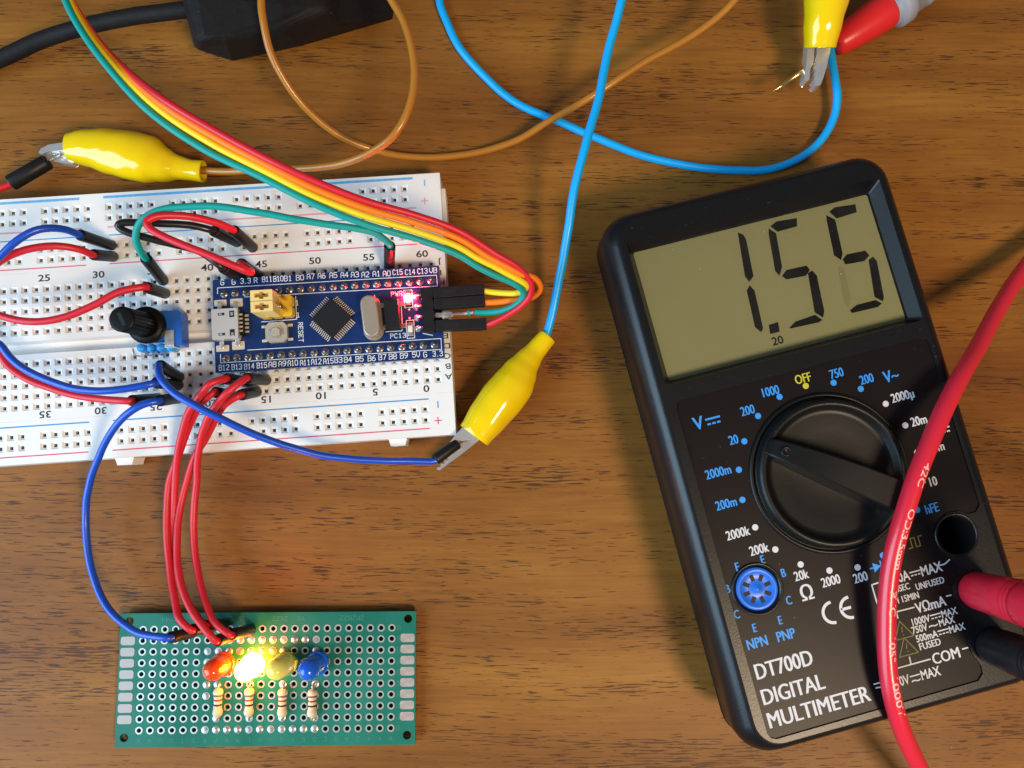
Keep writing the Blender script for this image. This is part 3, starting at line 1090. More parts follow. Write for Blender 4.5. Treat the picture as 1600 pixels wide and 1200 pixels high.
def jumper(label, m, pts, sleeves, r=0.82, ref=None, group='jumper wires'):
    ref = ref or sleeves[0][0]
    p = W(*ref)
    root = thing('jumper_wire', label, 'jumper wire', frame(p.x, p.y, p.z, 0), group)
    wp = [W(*q_) for q_ in pts]
    for k_, (b, t) in enumerate(sleeves):
        B3, T3 = W(*b), W(*t)
        ax = (T3 - B3).normalized()
        wp = [q_ for q_ in wp if (q_ - T3).length > 2.6 and not ((q_ - B3).dot(ax) < (T3 - B3).length and (q_ - T3).length < 5)]
        ends = [T3 - ax * 0.9, T3 + ax * 0.5]
        wp = ends + wp if k_ == 0 else wp + ends[::-1]
    mb = MB()
    mb.tube(wobble(spline(wp), .22), r, 12)
    mb.build('wire', m, root)
    for b, t in sleeves:
        mb = MB()
        sleeve(mb, W(*b), W(*t))
        mb.build('pin_sleeve', 'black_rubber', root)
    return root


B0, T0 = 8.75, 20.5
jumper('long blue jumper wire from the outer power rail, leaving the picture at the left edge', 'wire_blue',
       [(133, 369, 19.2), (122, 366, 20.8), (105, 359, 23.5), (80, 356, 26), (55, 360, 27.5), (28, 375, 28), (5, 396, 27.5), (-40, 445, 25), (-52, 495, 23), (-25, 525, 21.5), (0, 538, 20.5), (15, 557, 20.2), (37, 576, 20), (75, 595, 20.5), (112, 606, 21), (162, 611, 21.5), (200, 607, 21.4), (230, 601, 20.8), (248, 597, 19.6)],
       [((176, 384, B0), (125, 367, T0)), ((280, 602, B0), (244, 598, 20))])
jumper('red jumper wire from the inner power rail, just below the long blue one', 'wire_red_jumper',
       [(155, 398, 17), (145, 396, 19), (125, 390, 21.5), (87, 385, 24), (50, 388.5, 25), (20, 398, 25.2), (0, 409, 25), (-30, 435, 24), (-45, 480, 22), (-28, 525, 20), (0, 553, 18.6), (12, 570, 18.2), (37, 589, 18), (75, 606, 18), (125, 619.5, 18.4), (175, 626, 18.8), (212, 626, 18.6)],
       [((178, 401, B0), (146, 398, 18.5)), ((247, 622.5, B0), (206, 626, 19.4))])
jumper('black jumper wire making a narrow loop beside the red loop', 'wire_black',
       [(343, 364, 19.4), (330, 360, 21), (300, 352.5, 23), (250, 349, 25), (212, 347.5, 26), (192, 347.5, 26.3), (184.5, 352, 26.2), (192, 359, 25.8), (225, 370, 24.8), (275, 382.5, 23), (312, 394, 21.6), (340, 410, 20.2), (352, 420, 19)],
       [((372, 379, B0), (334, 361, T0)), ((378, 435, B0), (349, 419, 19.6))])
jumper('red jumper wire looping over the black one to the corner of the blue board', 'wire_red_jumper',
       [(374, 366, 19.2), (362, 358, 21), (337, 347.5, 24), (300, 339, 27), (262, 336.5, 29), (240, 339, 30), (229.5, 346, 30.2), (234, 356, 30.2), (250, 366, 30), (287, 382.5, 29.6), (325, 398, 29), (362, 413.5, 28), (385, 423, 26.5), (393, 425, 24.6), (388, 420, 22.4), (379, 413.5, 19.6)],
       [((396, 388, B0), (365, 360, T0)), ((404, 431, B0), (377, 412, 20))])
jumper('teal jumper wire curving from row 35 across to the A0 pin of the blue board', 'wire_teal',
       [(234, 411, 19.2), (228, 403, 21), (219, 390, 23.6), (212.5, 370, 26), (217, 350, 27.6), (232, 335.5, 28.6), (257, 325.5, 29), (300, 322, 29.2), (350, 324, 29), (407, 332, 28.5), (470, 343.5, 27.8), (520, 351.5, 26.8), (557, 357, 25.8), (585, 364, 24.4), (602, 374.5, 22.6), (609, 386, 20.6), (609, 392, 18.8)],
       [((256, 440, B0), (228, 404, T0)), ((608, 419, B0), (609, 384, 21))], r=.78)
jumper('royal blue jumper wire running from the breadboard to the yellow clip at the board corner', 'wire_blue',
       [(256, 576, 19.2), (249, 571.5, 20.8), (245, 574, 22.4), (250, 590, 23.6), (265, 609, 24.2), (300, 630, 24.2), (350, 655.5, 23), (400, 679, 21), (450, 697.5, 18.6), (495, 709.5, 16.4), (545, 716, 14.4), (600, 718.5, 12.6), (650, 719.5, 11), (682, 719.5, 10.2), (692, 714, 9.8)],
       [((281, 590, B0), (250, 571, T0))])
jw_clip = [o for o in C.objects if o.get('label', '').startswith('royal')][0]
mb = MB()
sleeve(mb, W(716, 692, 9), W(680, 718, 10.4), 1.35)
mb.build('pin_sleeve', 'black_rubber', jw_clip)
jumper('dark blue jumper wire sweeping down the left side to the green perforated board', 'wire_blue',
       [(260, 624, 19.2), (248, 626.5, 20.6), (225, 631.5, 22), (200, 647, 21.6), (175, 675, 19), (155, 712, 15), (142, 747, 12), (134, 800, 9), (136, 850, 8), (146, 900, 8), (166, 945, 9.4), (198, 978, 11.6), (221, 990, 12.8), (245, 995, 13.2), (262, 995, 13.4), (276, 993, 13)],
       [((280, 622, B0), (250, 626, T0)), ((303, 988, 3.0), (267, 996, 13.6))])
jumper('red jumper wire, left front of the four from the blue board to the green board', 'wire_red_jumper',
       [(362, 593, 19), (352, 591.5, 20.8), (342, 591.5, 22.4), (330, 598, 22.8), (317, 612, 22), (303, 631, 20), (293, 648, 18), (285, 673, 15.6), (280, 693, 14), (277, 712, 12.6), (275, 735, 11), (273.5, 757, 9.8), (272, 782, 8.6), (270, 815, 7.6), (269.5, 843, 7), (272, 873, 6.8), (279, 905, 7.4), (290, 935, 9), (307, 962, 11.4), (322, 976, 13), (331, 980, 12.8)],
       [((390, 597, B0), (354, 592, T0)), ((352, 975, 3.0), (322, 978, 13.4))], group='red jumper wires to the green board')
jumper('red jumper wire, left rear of the four, reaching the green board nearest the blue wire', 'wire_red_jumper',
       [(346, 613, 18), (336, 611.5, 19.2), (325, 617, 19.6), (315, 629, 18.6), (303, 650, 16.2), (293, 672, 14), (283, 700, 11.8), (273, 728, 10.4), (265, 750, 9.6), (261.5, 773, 9), (260, 815, 8.4), (261, 848, 8.2), (263.5, 873, 8.4), (267.5, 905, 9.4), (271.5, 926, 10.6), (276.5, 952, 12.2), (281.5, 967, 13.4), (291, 978, 14), (303, 984, 13.4), (309, 985, 12.6)],
       [((366, 619, B0), (337, 613, 18.8)), ((332, 980, 3.0), (301, 984, 13.2))], group='red jumper wires to the green board')
jumper('red jumper wire, right front of the four from the blue board to the green board', 'wire_red_jumper',
       [(396, 592.5, 19), (386, 591.5, 20.8), (376, 597, 22.2), (357, 612, 22.6), (340, 630, 21.4), (326, 650, 19.4), (317, 673, 17), (312, 698, 14.8), (308.5, 727, 12.6), (307, 755, 10.8), (303.5, 790, 9.4), (302.5, 832, 8.6), (305, 865, 8.6), (310, 898, 9.4), (317, 928, 10.8), (325, 950, 12.2), (334, 970, 13.4), (346, 986, 14), (357, 991, 13.8), (370, 991.5, 13)],
       [((417, 594, B0), (386, 591, T0)), ((393, 984, 3.0), (362, 991, 13.6))], group='red jumper wires to the green board')
jumper('red jumper wire, right rear of the four, ending lowest on the green board', 'wire_red_jumper',
       [(388, 616, 17.6), (379, 615, 19), (368, 618, 19.6), (353, 630, 19), (340, 647, 17.4), (330, 667, 15.4), (320, 687, 13.6), (308, 707, 12), (300, 727, 10.8), (292, 755, 9.6), (286, 775, 9), (279.5, 807, 9), (276, 840, 9.4), (275.5, 865, 9.8), (278, 890, 10.6), (284, 918, 11.8), (297, 949, 13.4), (313, 974, 14.6), (329, 993, 14.6), (341, 1000, 13.8), (350, 1000, 13)],
       [((402, 612, B0), (377, 617, 18.8)), ((372, 990, 3.0), (339, 1001, 13.6))], group='red jumper wires to the green board')

# red jumper held by the left clip, its other end by the blue potentiometer
jr = jumper('red jumper wire from beside the potentiometer to the black sleeve in the left yellow clip', 'wire_red_jumper',
            [(240, 452, 19), (229, 448.5, 20.6), (212, 448, 21.8), (187, 456, 22.6), (150, 475, 23), (112, 492, 23), (75, 501, 23), (37, 502, 23), (0, 494, 22.6), (-60, 465, 20), (-100, 405, 16), (-90, 350, 11), (-50, 317, 8), (-10, 298, 6.5), (14, 289, 6), (30, 280, 5.8)],
            [((259, 459, B0), (229, 449, T0))])
mb = MB()
sleeve(mb, W(76, 252, 5.6), W(17, 286, 6), 1.9)
mb.build('pin_sleeve', 'black_rubber', jr)
mb = MB()
mb.tube([W(78, 251, 5.6), W(95, 243, 5.8)], .4, 8)
mb.build('pin', 'tin', jr)


# ================================================================== ALLIGATOR TEST LEADS
def boot(mb, st, seg=28, ppow=2.4, hole=True):
    """st: (px, py, z, half width px, half height mm) from mouth to cable end"""
    C_ = [W(a, b, c) for a, b, c, _, _ in st]
    pts = spline(C_, 1.0)
    # arc parameter of stations
    acc = [0]
    for a, b in zip(C_, C_[1:]):
        acc.append(acc[-1] + (b - a).length)
    hw = [s_[3] / (FPX / (CAMH - s_[2])) for s_ in st]
    hh = [s_[4] for s_ in st]

    def interp(vals, s):
        for i in range(len(acc) - 1):
            if s <= acc[i + 1] or i == len(acc) - 2:
                t = min(1, max(0, (s - acc[i]) / (acc[i + 1] - acc[i])))
                t = t * t * (3 - 2 * t)
                return vals[i] + (vals[i + 1] - vals[i]) * t
    L = [0]
    for a, b in zip(pts, pts[1:]):
        L.append(L[-1] + (b - a).length)
    k = acc[-1] / L[-1]
    rings = []

    def ring(i, sc=1.0, back=0.0):
        T = (pts[min(i + 1, len(pts) - 1)] - pts[max(i - 1, 0)]).normalized()
        u = T.cross(Vector((0, 0, 1))).normalized()
        w = u.cross(T)
        a_, b_ = interp(hw, L[i] * k) * sc, interp(hh, L[i] * k) * sc
        out = []
        for j in range(seg):
            t = 2 * math.pi * j / seg
            c, s = math.cos(t), math.sin(t)
            e = 2 / ppow
            g_ = 1 + 0.035 * math.cos(4 * t + 0.6 * math.sin(L[i] * .35)) * math.sin(math.pi * min(1, L[i] / L[-1] * 1.25)) ** 2
            out.append(pts[i] - T * back + (u * a_ * math.copysign(abs(c) ** e, c) + w * b_ * math.copysign(abs(s) ** e, s)) * g_)
        return out
    n = len(pts)
    rings = [ring(0, .72, -6.0), ring(0, .86, -.3), ring(0, .97, .15)] + [ring(i) for i in range(n)] + [ring(n - 1, .97, -.2), ring(n - 1, .80, -.15), ring(n - 1, .62, .3), ring(n - 1, .58, 3.0)]
    mb.loft(rings, True, True, True, True)


def jaw(par, pix, z, th, name='jaw'):
    mb = MB()
    poly = [W(a, b, z) for a, b in pix]
    poly = [(p.x, p.y) for p in poly]
    ar = sum(poly[i][0] * poly[(i + 1) % len(poly)][1] - poly[(i + 1) % len(poly)][0] * poly[i][1] for i in range(len(poly)))
    if ar < 0:
        poly = poly[::-1]
    mb.prism(poly, z - th / 2, z + th / 2)
    return mb.build(name, 'jaw_steel', par, bevel=.6, bseg=3)


def k48(pts):
    return [(640 + a / 4.8, 500 + b / 4.8) for a, b in pts]


def k375(pts):
    return [(a / 3.75, b / 3.75) for a, b in pts]


def k5(pts):
    return [(1180 + a / 5, b / 5) for a, b in pts]


p = W(215, 245, 0)
lead1 = thing('test_lead', 'brown-wired test lead with a yellow alligator clip lying above the breadboard', 'test lead', frame(p.x, p.y, 0, 0), 'alligator test leads')
mb = MB()
boot(mb, [(111, 232, 5.4, 23, 3.4), (136, 232, 5.5, 28.5, 4.3), (172, 237, 5.5, 35, 5.1), (205, 243, 5.5, 38, 5.2), (234, 250, 5.4, 37, 4.9), (258, 258, 5.2, 27, 3.9), (280, 262, 5.0, 18.5, 2.8), (300, 266, 5.0, 16, 2.5), (317, 268, 5.0, 17, 2.6)])
b1 = mb.build('clip_boot', 'boot_yellow', lead1, 'glossy yellow boot of the clip at the left')
jaw(b1, k375([(430, 845), (405, 842), (300, 858), (255, 880), (240, 905), (255, 915), (300, 898), (405, 885), (440, 880)]), 6.9, 2.2)
jaw(b1, k375([(430, 890), (350, 912), (300, 928), (288, 938), (300, 950), (380, 965), (440, 972), (460, 940)]), 4.4, 2.2)
mb = MB()
br = wpath([(303, 266.5, 5), (320, 267, 5.2), (352, 268, 6.5), (400, 266, 9), (450, 264, 12), (490, 262, 15), (533, 255.5, 18.5), (573, 240, 22), (613, 213, 25), (637, 173, 26.5), (647, 115, 27), (637, 53, 26.5), (613, 3, 25.5), (580, -45, 26), (520, -95, 26), (450, -90, 25.5), (415, -45, 25), (408, 0, 24.6), (413, 43, 23.4), (424, 85, 21), (453, 139, 16.5), (493, 184, 11.5), (533, 213, 7.4), (587, 235, 3.4), (625, 243, 2.4), (675, 246, 1.6), (750, 237, 1.6), (812, 217, 3), (862, 187, 5.6), (925, 150, 9), (1000, 102, 10.5), (1080, 57, 11), (1120, 28, 12), (1150, -3, 13.5), (1185, -60, 15), (1235, -170, 17), (1275, -205, 15), (1303, -170, 13.5), (1305, -150, 13)])
mb.tube(br, .88, 14)
mb.build('wire', 'wire_brown', lead1)
mb = MB()
boot(mb, [(1281, 74, 11.4, 25, 3.4), (1286, 35, 13.8, 30, 4.4), (1292, -5, 15, 35, 5.0), (1296, -55, 16, 37, 5.2), (1300, -100, 14.6, 27, 4.0), (1303, -140, 13, 16, 2.6), (1305, -175, 13, 17, 2.6)])
b3 = mb.build('clip_boot', 'boot_yellow', lead1, 'yellow boot of the clip at the top')
jaw(b3, k5([(395, 345), (447, 345), (440, 500), (412, 560), (405, 640), (385, 662), (365, 640), (370, 600), (385, 480)]), 8.8, 3.0)
jaw(b3, k5([(460, 345), (575, 345), (565, 430), (540, 540), (510, 640), (490, 688), (450, 695), (438, 680), (450, 655), (440, 640), (452, 615), (440, 600), (455, 575), (442, 545), (458, 520), (448, 490), (465, 440)]), 8.8, 3.0)

p = W(790, 610, 0)
lead2 = thing('test_lead', 'sky-blue-wired test lead with a yellow alligator clip at the breadboard corner', 'test lead', frame(p.x, p.y, 0, 0), 'alligator test leads')
mb = MB()
boot(mb, [(741, 680, 6.4, 27, 4.4), (764, 649, 6.4, 31.5, 5.2), (785, 622, 6.3, 33.5, 5.6), (801, 602, 6.2, 32.5, 5.4), (812, 583, 6.0, 28, 4.6), (823, 566, 5.8, 21.5, 3.6), (837, 548, 5.6, 16.5, 2.7), (855, 527, 5.6, 15, 2.5)])
b2 = mb.build('clip_boot', 'boot_yellow', lead2, 'glossy yellow boot of the clip by the breadboard corner')
jaw(b2, k48([(470, 790), (520, 870), (490, 882), (450, 900), (400, 908), (372, 905), (318, 972), (295, 985), (268, 962), (300, 925), (340, 870), (395, 810), (430, 780)]), 8.6, 2.6)
jaw(b2, k48([(540, 870), (520, 903), (400, 1000), (245, 1112), (225, 1128), (205, 1118), (212, 1105), (236, 1098), (236, 1078), (262, 1078), (262, 1052), (288, 1050), (290, 1028), (330, 985), (345, 965), (400, 922), (470, 890), (500, 860)]), 5.2, 2.6)
mb = MB()
bw = wpath([(843, 543, 5.6), (853, 525, 5.8), (862, 493, 7), (870, 455, 9), (879, 410, 12), (888, 355, 15.5), (897, 297, 18), (915, 225, 19.4), (935, 155, 19), (950, 80, 18.6), (971, 0, 20), (985, -60, 21), (975, -150, 20), (900, -210, 16), (780, -200, 10), (710, -110, 5), (692, -45, 2.4), (686, 0, 1.4), (697, 32, 1.2), (720, 77, 1.2), (750, 112, 1.2), (787, 147, 1.2), (825, 170, 1.2), (875, 190, 1.2), (925, 212, 1.2), (1000, 242, 1.2), (1080, 259, 1.2), (1150, 266, 1.2), (1210, 263, 1.3), (1260, 240, 1.6), (1289, 211, 2.2), (1304, 180, 3), (1308.5, 150, 4), (1303, 112, 4.2), (1298, 80, 4.0), (1293, 30, 3.6), (1291, -20, 3.2), (1300, -80, 2.4), (1320, -180, 1.4)])
mb.tube(bw, 1.02, 14)
mb.build('wire', 'wire_cyan', lead2)

# ================================================================== TEST PROBE
p = W(1330, 60, 0)
probe = thing('test_probe', 'red test probe with grey collar and gold needle tip at the top right', 'test probe', frame(p.x, p.y, 0, 0))
pa, pb = W(1312, 82, 10.0), W(1470, -42, 13)
f, L = axis(pa, pb)
mb = MB()
f2, L2 = axis(W(1303, 71, 5.2), W(1385, 16, 6.4))
sc = L2
mb.lathe([(.3, -.05), (2.2, 0), (2.9, .3), (3.3, 1.2), (3.9, sc * .35), (4.45, sc * .7), (4.6, sc * .95), (4.5, sc * 1.02), (2, sc * 1.03)], 28, f2)
mb.build('probe_body', 'probe_red', probe)
mb = MB()
mb.lathe([(3, sc + .05), (4.7, sc + .1), (4.8, sc + .5), (4.8, sc + 1.0), (5.5, sc + 1.3), (5.9, sc + 2.0), (5.9, sc + 4.4), (5.5, sc + 5.0), (4.9, sc + 5.1), (4.9, sc + 8), (4.7, sc + 8.1), (4.7, sc + 9.4), (4.95, sc + 9.5), (4.95, sc + 11), (4.7, sc + 11.1), (4.7, sc + 12.4), (4.95, sc + 12.5), (4.95, sc + 30), (4, sc + 45), (.1, sc + 45)], 28, f2)
mb.build('probe_collar', 'probe_grey', probe)
mb = MB()
fn, Ln = axis(W(1207, 143, 8.2), W(1268, 101, 7.8))
mb.lathe([(.05, 0), (.55, 2.2), (.7, 2.6), (.58, 3.0), (.62, Ln - 2.6), (.95, Ln - 2.5), (1.0, Ln - 1.6), (.7, Ln - 1.4), (1.0, Ln - 1.1), (1.0, Ln), (.5, Ln + 3.0), (.1, Ln + 3.1)], 14, fn)
mb.build('needle_tip', 'gold', probe)

# ================================================================== BLACK POWER PLUG
p = W(400, 20, 0)
plug = thing('power_plug', 'black moulded plug on a thick black cable at the top left', 'plug', frame(p.x, p.y, 0, 0))
mb = MB()


def ring_px(pts):
    return [tuple(W(*q)) for q in pts]


bot = ring_px([(286, -120, .05), (287, 0, .05), (310, 70, .05), (365, 95, .05), (470, 72, .05), (613, 30, .05), (640, -120, .05)])
mid = ring_px([(270, -120, 12), (284, -2, 12), (304, 76, 9), (363, 95, 6), (466, 70, 9), (530, 38, 12), (530, -120, 12)])
top = ring_px([(280, -120, 20), (290, -2, 20), (308, 66, 18), (352, 66, 18), (440, 48, 18), (512, 18, 18), (520, -120, 18)])
cap_ = ring_px([(300, -120, 21), (308, -4, 21), (320, 56, 19.5), (352, 54, 19.5), (430, 38, 19.5), (488, 10, 19.5), (490, -120, 19.5)])
mb.loft([bot, mid, top, cap_], True, True, True, False)
mb.build('plug_body', 'cable_black', plug, bevel=1.2, bseg=3)
mb = MB()
mb.tube(wpath([(-120, 150, 3), (-60, 118, 3.5), (0, 92, 4.5), (67, 62, 6), (120, 45, 7.5), (160, 35, 8.5), (213, 25, 9.5), (260, 19, 10.3), (300, 14, 10.8)]), 2.0, 16)
mb.build('cable', 'cable_black', plug)

# ================================================================== POTENTIOMETER
pot = thing('potentiometer', 'blue potentiometer with a black knurled knob standing in the breadboard', 'potentiometer', BB @ Matrix.Translation((-67, 14, ZB)))
a, b = bl(213, 541, 13.6), bl(283, 484, 13.6)
mb = MB(BB)
mb.prism([(a.x, a.y + 1.6), (a.x + .6, a.y + 1.2), (b.x - 2.0, a.y + 1.2), (b.x - 1.8, a.y - .4), (b.x, a.y - .4), (b.x, b.y - .8), (b.x - .6, b.y), (a.x + .5, b.y), (a.x, b.y - .6)], 9.6, 13.6)
pb_ = mb.build('pot_body', 'pot_blue', pot, bevel=.25)
mb = MB(BB)
q0, q1 = bl(258, 541, 13.6), bl(272, 515, 13.6)
mb.box(q0.x, q1.x, q0.y, q1.y, 13.62, 13.9)
mb.box(q0.x, q1.x, q0.y - .35, q0.y, 9.8, 13.9)
mb.build('metal_strap', 'steel', pb_, bevel=.1)
for x, y in ((218, 543), (234, 543), (249, 542), (264, 541)):
    c = bl(x, y, 13)
    mb = MB(BB)
    mb.lathe([(.1, 9.0), (.95, 9.0), (1.0, 9.4), (1.0, 12.3), (.8, 12.7), (.05, 12.8)], 14, Matrix.Translation((c.x, c.y, 0)))
    mb.build('rivet', 'pot_blue_light', pb_)
for x in (-69.85, -67.31, -64.77):
    mb = MB(BB)
    c = bl(250, 548, 12)
    mb.tube([(x, c.y + 1.0, 12), (x, c.y - .4, 11.2), (x, 4 * P + .0, 9.5), (x, 4 * P, 7.5)], .22, 6)
    mb.build('lead', 'tin', pot)
mb = MB()
f, L = axis(W(231, 508.5, 14.2), W(189.5, 498.5, 27.2))
mb.lathe([(3.6, -.3), (4.25, 0.0), (4.3, .9), (4.1, 1.5), (2.9, 1.7)], 32, f)
kb = mb.build('knob_skirt', 'knob_black', pot)
mb = MB()
mb.lathe([(2.85, 1.2), (2.75, L - .4)], 44, f, knurl=.11, smooth=False)
mb.lathe([(2.75, L - .42), (2.45, L - .05), (2.2, L), (.01, L)], 44, f)
kn = mb.build('knob', 'knob_black', pot)
mb = MB()
mb.box(-.42, .42, -1.5, 1.5, L - .02, L + .03, 0, f @ Matrix.Rotation(math.radians(6), 4, 'Z'))
mb.build('indicator_slot', 'jack_black', kn)

# ================================================================== PERFORATED BOARD WITH LEDS
ZP = 2.6
perf = thing('perforated_board', 'green perforated circuit board with four LEDs lying on the wooden table', 'circuit board', PF @ Matrix.Translation((29.3, 11.4, 0)))
mb = MB(PF)
bx0, bx1, by0, by1 = -5.45, 64.1, -3.8, 26.6
zb_ = ZP - 1.5


def cell(cx, cy, x0, x1, y0, y1, r, n=12):
    hp = circ(cx, cy, r, n, math.pi / n)
    sp = []
    for i in range(n):
        a = math.pi / n + 2 * math.pi * i / n
        dx, dy = math.cos(a), math.sin(a)
        tx_ = ((x1 - cx) / dx) if dx > 1e-9 else (((x0 - cx) / dx) if dx < -1e-9 else 1e9)
        ty_ = ((y1 - cy) / dy) if dy > 1e-9 else (((y0 - cy) / dy) if dy < -1e-9 else 1e9)
        t = min(tx_, ty_)
        sp.append((cx + dx * t, cy + dy * t))
    # snap the point nearest each corner onto it
    for qx, qy in ((x0, y0), (x1, y0), (x1, y1), (x0, y1)):
        i = min(range(n), key=lambda j: (sp[j][0] - qx) ** 2 + (sp[j][1] - qy) ** 2)
        sp[i] = (qx, qy)
    for z, flip in ((ZP, False), (zb_, True)):
        v = [(x, y, z) for x, y in sp] + [(x, y, z) for x, y in hp]
        fs = []
        for i in range(n):
            j = (i + 1) % n
            q = (i, j, j + n, i + n)
            fs.append(q[::-1] if flip else q)
        mb.add(v, fs)
    v = [(x, y, ZP) for x, y in hp] + [(x, y, zb_) for x, y in hp]
    mb.add(v, [((i + 1) % n, i, i + n, (i + 1) % n + n) for i in range(n)], True)


def slab(x0, x1, y0, y1):
    mb.add([(x0, y0, ZP), (x1, y0, ZP), (x1, y1, ZP), (x0, y1, ZP)], [(0, 1, 2, 3)])
    mb.add([(x0, y0, zb_), (x1, y0, zb_), (x1, y1, zb_), (x0, y1, zb_)], [(3, 2, 1, 0)])


h = P / 2
gx0, gx1, gy0, gy1 = -h, 23 * P + h, -h, 9 * P + h
for i in range(24):
    for j in range(10):
        cell(i * P, j * P, i * P - h, i * P + h, j * P - h, j * P + h, .50)
mh = [(-3.4, -1.6), (62.2, -1.65), (-3.3, 24.8), (62.2, 24.9)]
cell(mh[0][0], mh[0][1], bx0, gx0, by0, gy0 + 1.2, 1.0)
cell(mh[1][0], mh[1][1], gx1, bx1, by0, gy0 + 1.2, 1.0)
cell(mh[2][0], mh[2][1], bx0, gx0, gy1 - 1.2, by1, 1.0)
cell(mh[3][0], mh[3][1], gx1, bx1, gy1 - 1.2, by1, 1.0)
slab(bx0, gx0, gy0 + 1.2, gy1 - 1.2)
slab(gx1, bx1, gy0 + 1.2, gy1 - 1.2)
slab(gx0, gx1, by0, gy0)
slab(gx0, gx1, gy1, by1)
o = [(bx0, by0), (bx1, by0), (bx1, by1), (bx0, by1)]
mb.loft([[(x, y, zb_) for x, y in o], [(x, y, ZP) for x, y in o]], True, False, False, False)
pbd = mb.build('board_panel', 'green_mask', perf)
# rings round the holes
rm = MB()
rm.prism(circ(0, 0, .87, 18), 0, .06, [circ(0, 0, .54, 18)], bottom=False)
ring_me = mesh_only(rm, 'pad_ring', 'pad_ring')
sm = MB()
sm.lathe([(.86, .05), (.80, .16), (.60, .30), (.35, .42), (.02, .45)], 16)
blob_me = mesh_only(sm, 'solder_blob', 'solder')
filled = {(c, 8) for c in range(9, 17)} | {(c, 7) for c in (6, 7, 8, 9, 10, 11, 12, 13, 16)} | {(6, 4), (6, 3), (6, 6), (16, 4), (13, 4), (7, 4)} | {(c, 0) for c in range(6, 17)} | {(7, 1), (10, 1), (13, 1), (16, 1)}
for i in range(24):
    for j in range(10):
        f = PF @ Matrix.Translation((i * P, j * P, ZP + .01)) @ Matrix.Rotation(random.random() * 6, 4, 'Z')
        inst(ring_me, 'pad_ring', perf, f)
        if (i, j) in filled:
            inst(blob_me, 'solder_blob', perf, f @ Matrix.Diagonal((1, 1, random.uniform(.15, .6), 1)))
em = MB()
em.prism(rrect(-1.65, 1.65, -.98, .98, .55, 4), 0, .06, bottom=False)
em.v = em.v
edge_me = mesh_only(em, 'edge_pad', 'pad_edge')
for k in range(8):
    inst(edge_me, 'edge_pad', perf, PF @ Matrix.Translation((-3.45, 2.46 + k * 2.55, ZP + .01)))
    inst(edge_me, 'edge_pad', perf, PF @ Matrix.Translation((62.15, 2.66 + k * 2.55, ZP + .01)))
mb = MB(PF)
for k in range(24):
    stroke_text(mb, 'XWVUTSRPNMLKHGFEDCBAZYXW'[k], k * P, -2.35, ZP + .03, .95, .09, rot=math.pi)
for k in range(10):
    stroke_text(mb, '0%d' % (k % 10), -1.65, k * P, ZP + .03, .75, .08, rot=math.pi / 2)
    stroke_text(mb, '0%d' % (k % 10), 60.1, k * P, ZP + .03, .75, .08, rot=math.pi / 2)
for s_, x in (('MM44', 6), ('22M02XZZ', 20), ('2XZZ', 32), ('YS', 37), ('2M2822', 49)):
    stroke_text(mb, s_, x, 25.2, ZP + .03, 1.0, .10, rot=math.pi)
mb.build('faint_print', 'green_print', pbd)

# solder tips that hold the board off the table
for k, (i, j) in enumerate(((6, 0), (16, 0), (9, 8), (16, 8))):
    mb = MB(PF)
    mb.lathe([(.02, .02), (.4, .2), (.8, 1.15)], 12, Matrix.Translation((i * P, j * P, 0)))
    mb.build('solder_tip', 'solder', perf)


def led(px0, px1, mname, label, flange=None):
    f, L = axis(W(px0[0], px0[1], 3.9), W(px1[0], px1[1], 11.6))
    root_m = MB()
    r = 2.38
    body = [(r, .9), (r, 5.4)] + [(r * math.cos(t), 5.4 + r * 1.06 * math.sin(t)) for t in [math.radians(a) for a in (15, 30, 45, 58, 70, 80, 89)]]
    root_m.lathe(body, 28, f)
    o = root_m.build('led_lamp', mname, perf, label)
    fm = MB()
    fm.lathe([(.1, 0), (2.75, 0), (2.8, .1), (2.8, .9), (2.7, 1.0), (r - .05, 1.02)], 28, f)
    fm.build('flange', flange or mname, o)
    for s_ in (-1, 1):
        lm_ = MB()
        q = f @ Vector((s_ * 1.2, 0, 0.05))
        e = Vector((q.x, q.y, ZP + .1))
        lm_.tube([q, e], .25, 8)
        lm_.build('lead', 'tin', o)
    return o


led((349, 1037), (327, 1050.5), 'led_red_resin', 'orange-red LED, unlit')
led((396, 1038), (378, 1052), 'led_lit_resin', 'lit LED glowing bright yellow-white')
led((446, 1036.5), (427, 1049.5), 'led_yellow_resin', 'yellow-green LED, unlit', 'led_yellow_flange')
led((497, 1036), (476, 1051), 'led_blue_resin', 'deep blue LED, unlit')

for xc, yt, yb in ((577, 465, 608), (733, 465, 605), (900, 468, 608), (1049, 470, 610)):
    A = W(160 + (xc + 2) / 3.2, 930 + yt / 3.2, ZP + 1.3)
    B_ = W(160 + (xc - 2) / 3.2, 930 + yb / 3.2, ZP + 1.3)
    f, L = axis(A, B_)
    mb = MB()
    e = .7
    mb.lathe([(.05, 0), (.55, .03), (.95, .28), (1.15, .75), (1.12, 1.25), (.95, 1.7), (.92, L - 1.9), (1.1, L - 1.35), (1.15, L - .8), (.95, L - .28), (.55, L - .03), (.05, L)], 18, f)
    rs = mb.build('resistor', 'resistor_body', perf)
    for z0, m, rr in ((1.30, 'band_grey', 1.10), (2.35, 'band_red', .935), (3.45, 'band_black', .935)):
        bm_ = MB()
        bm_.lathe([(rr - .06, z0 - .02), (rr + .015, z0), (rr + .01, z0 + .40), (rr - .06, z0 + .42)], 18, f)
        bm_.build('colour_band', m, rs)
    for s_, q in ((-1, A), (1, B_)):
        d = (B_ - A).normalized() * s_
        bm_ = MB()
        bm_.tube([q - d * .3, q + d * .45, q + d * .8 - Vector((0, 0, .35)), q + d * .9 - Vector((0, 0, 1.2))], .27, 8)
        bm_.build('lead', 'tin', rs)

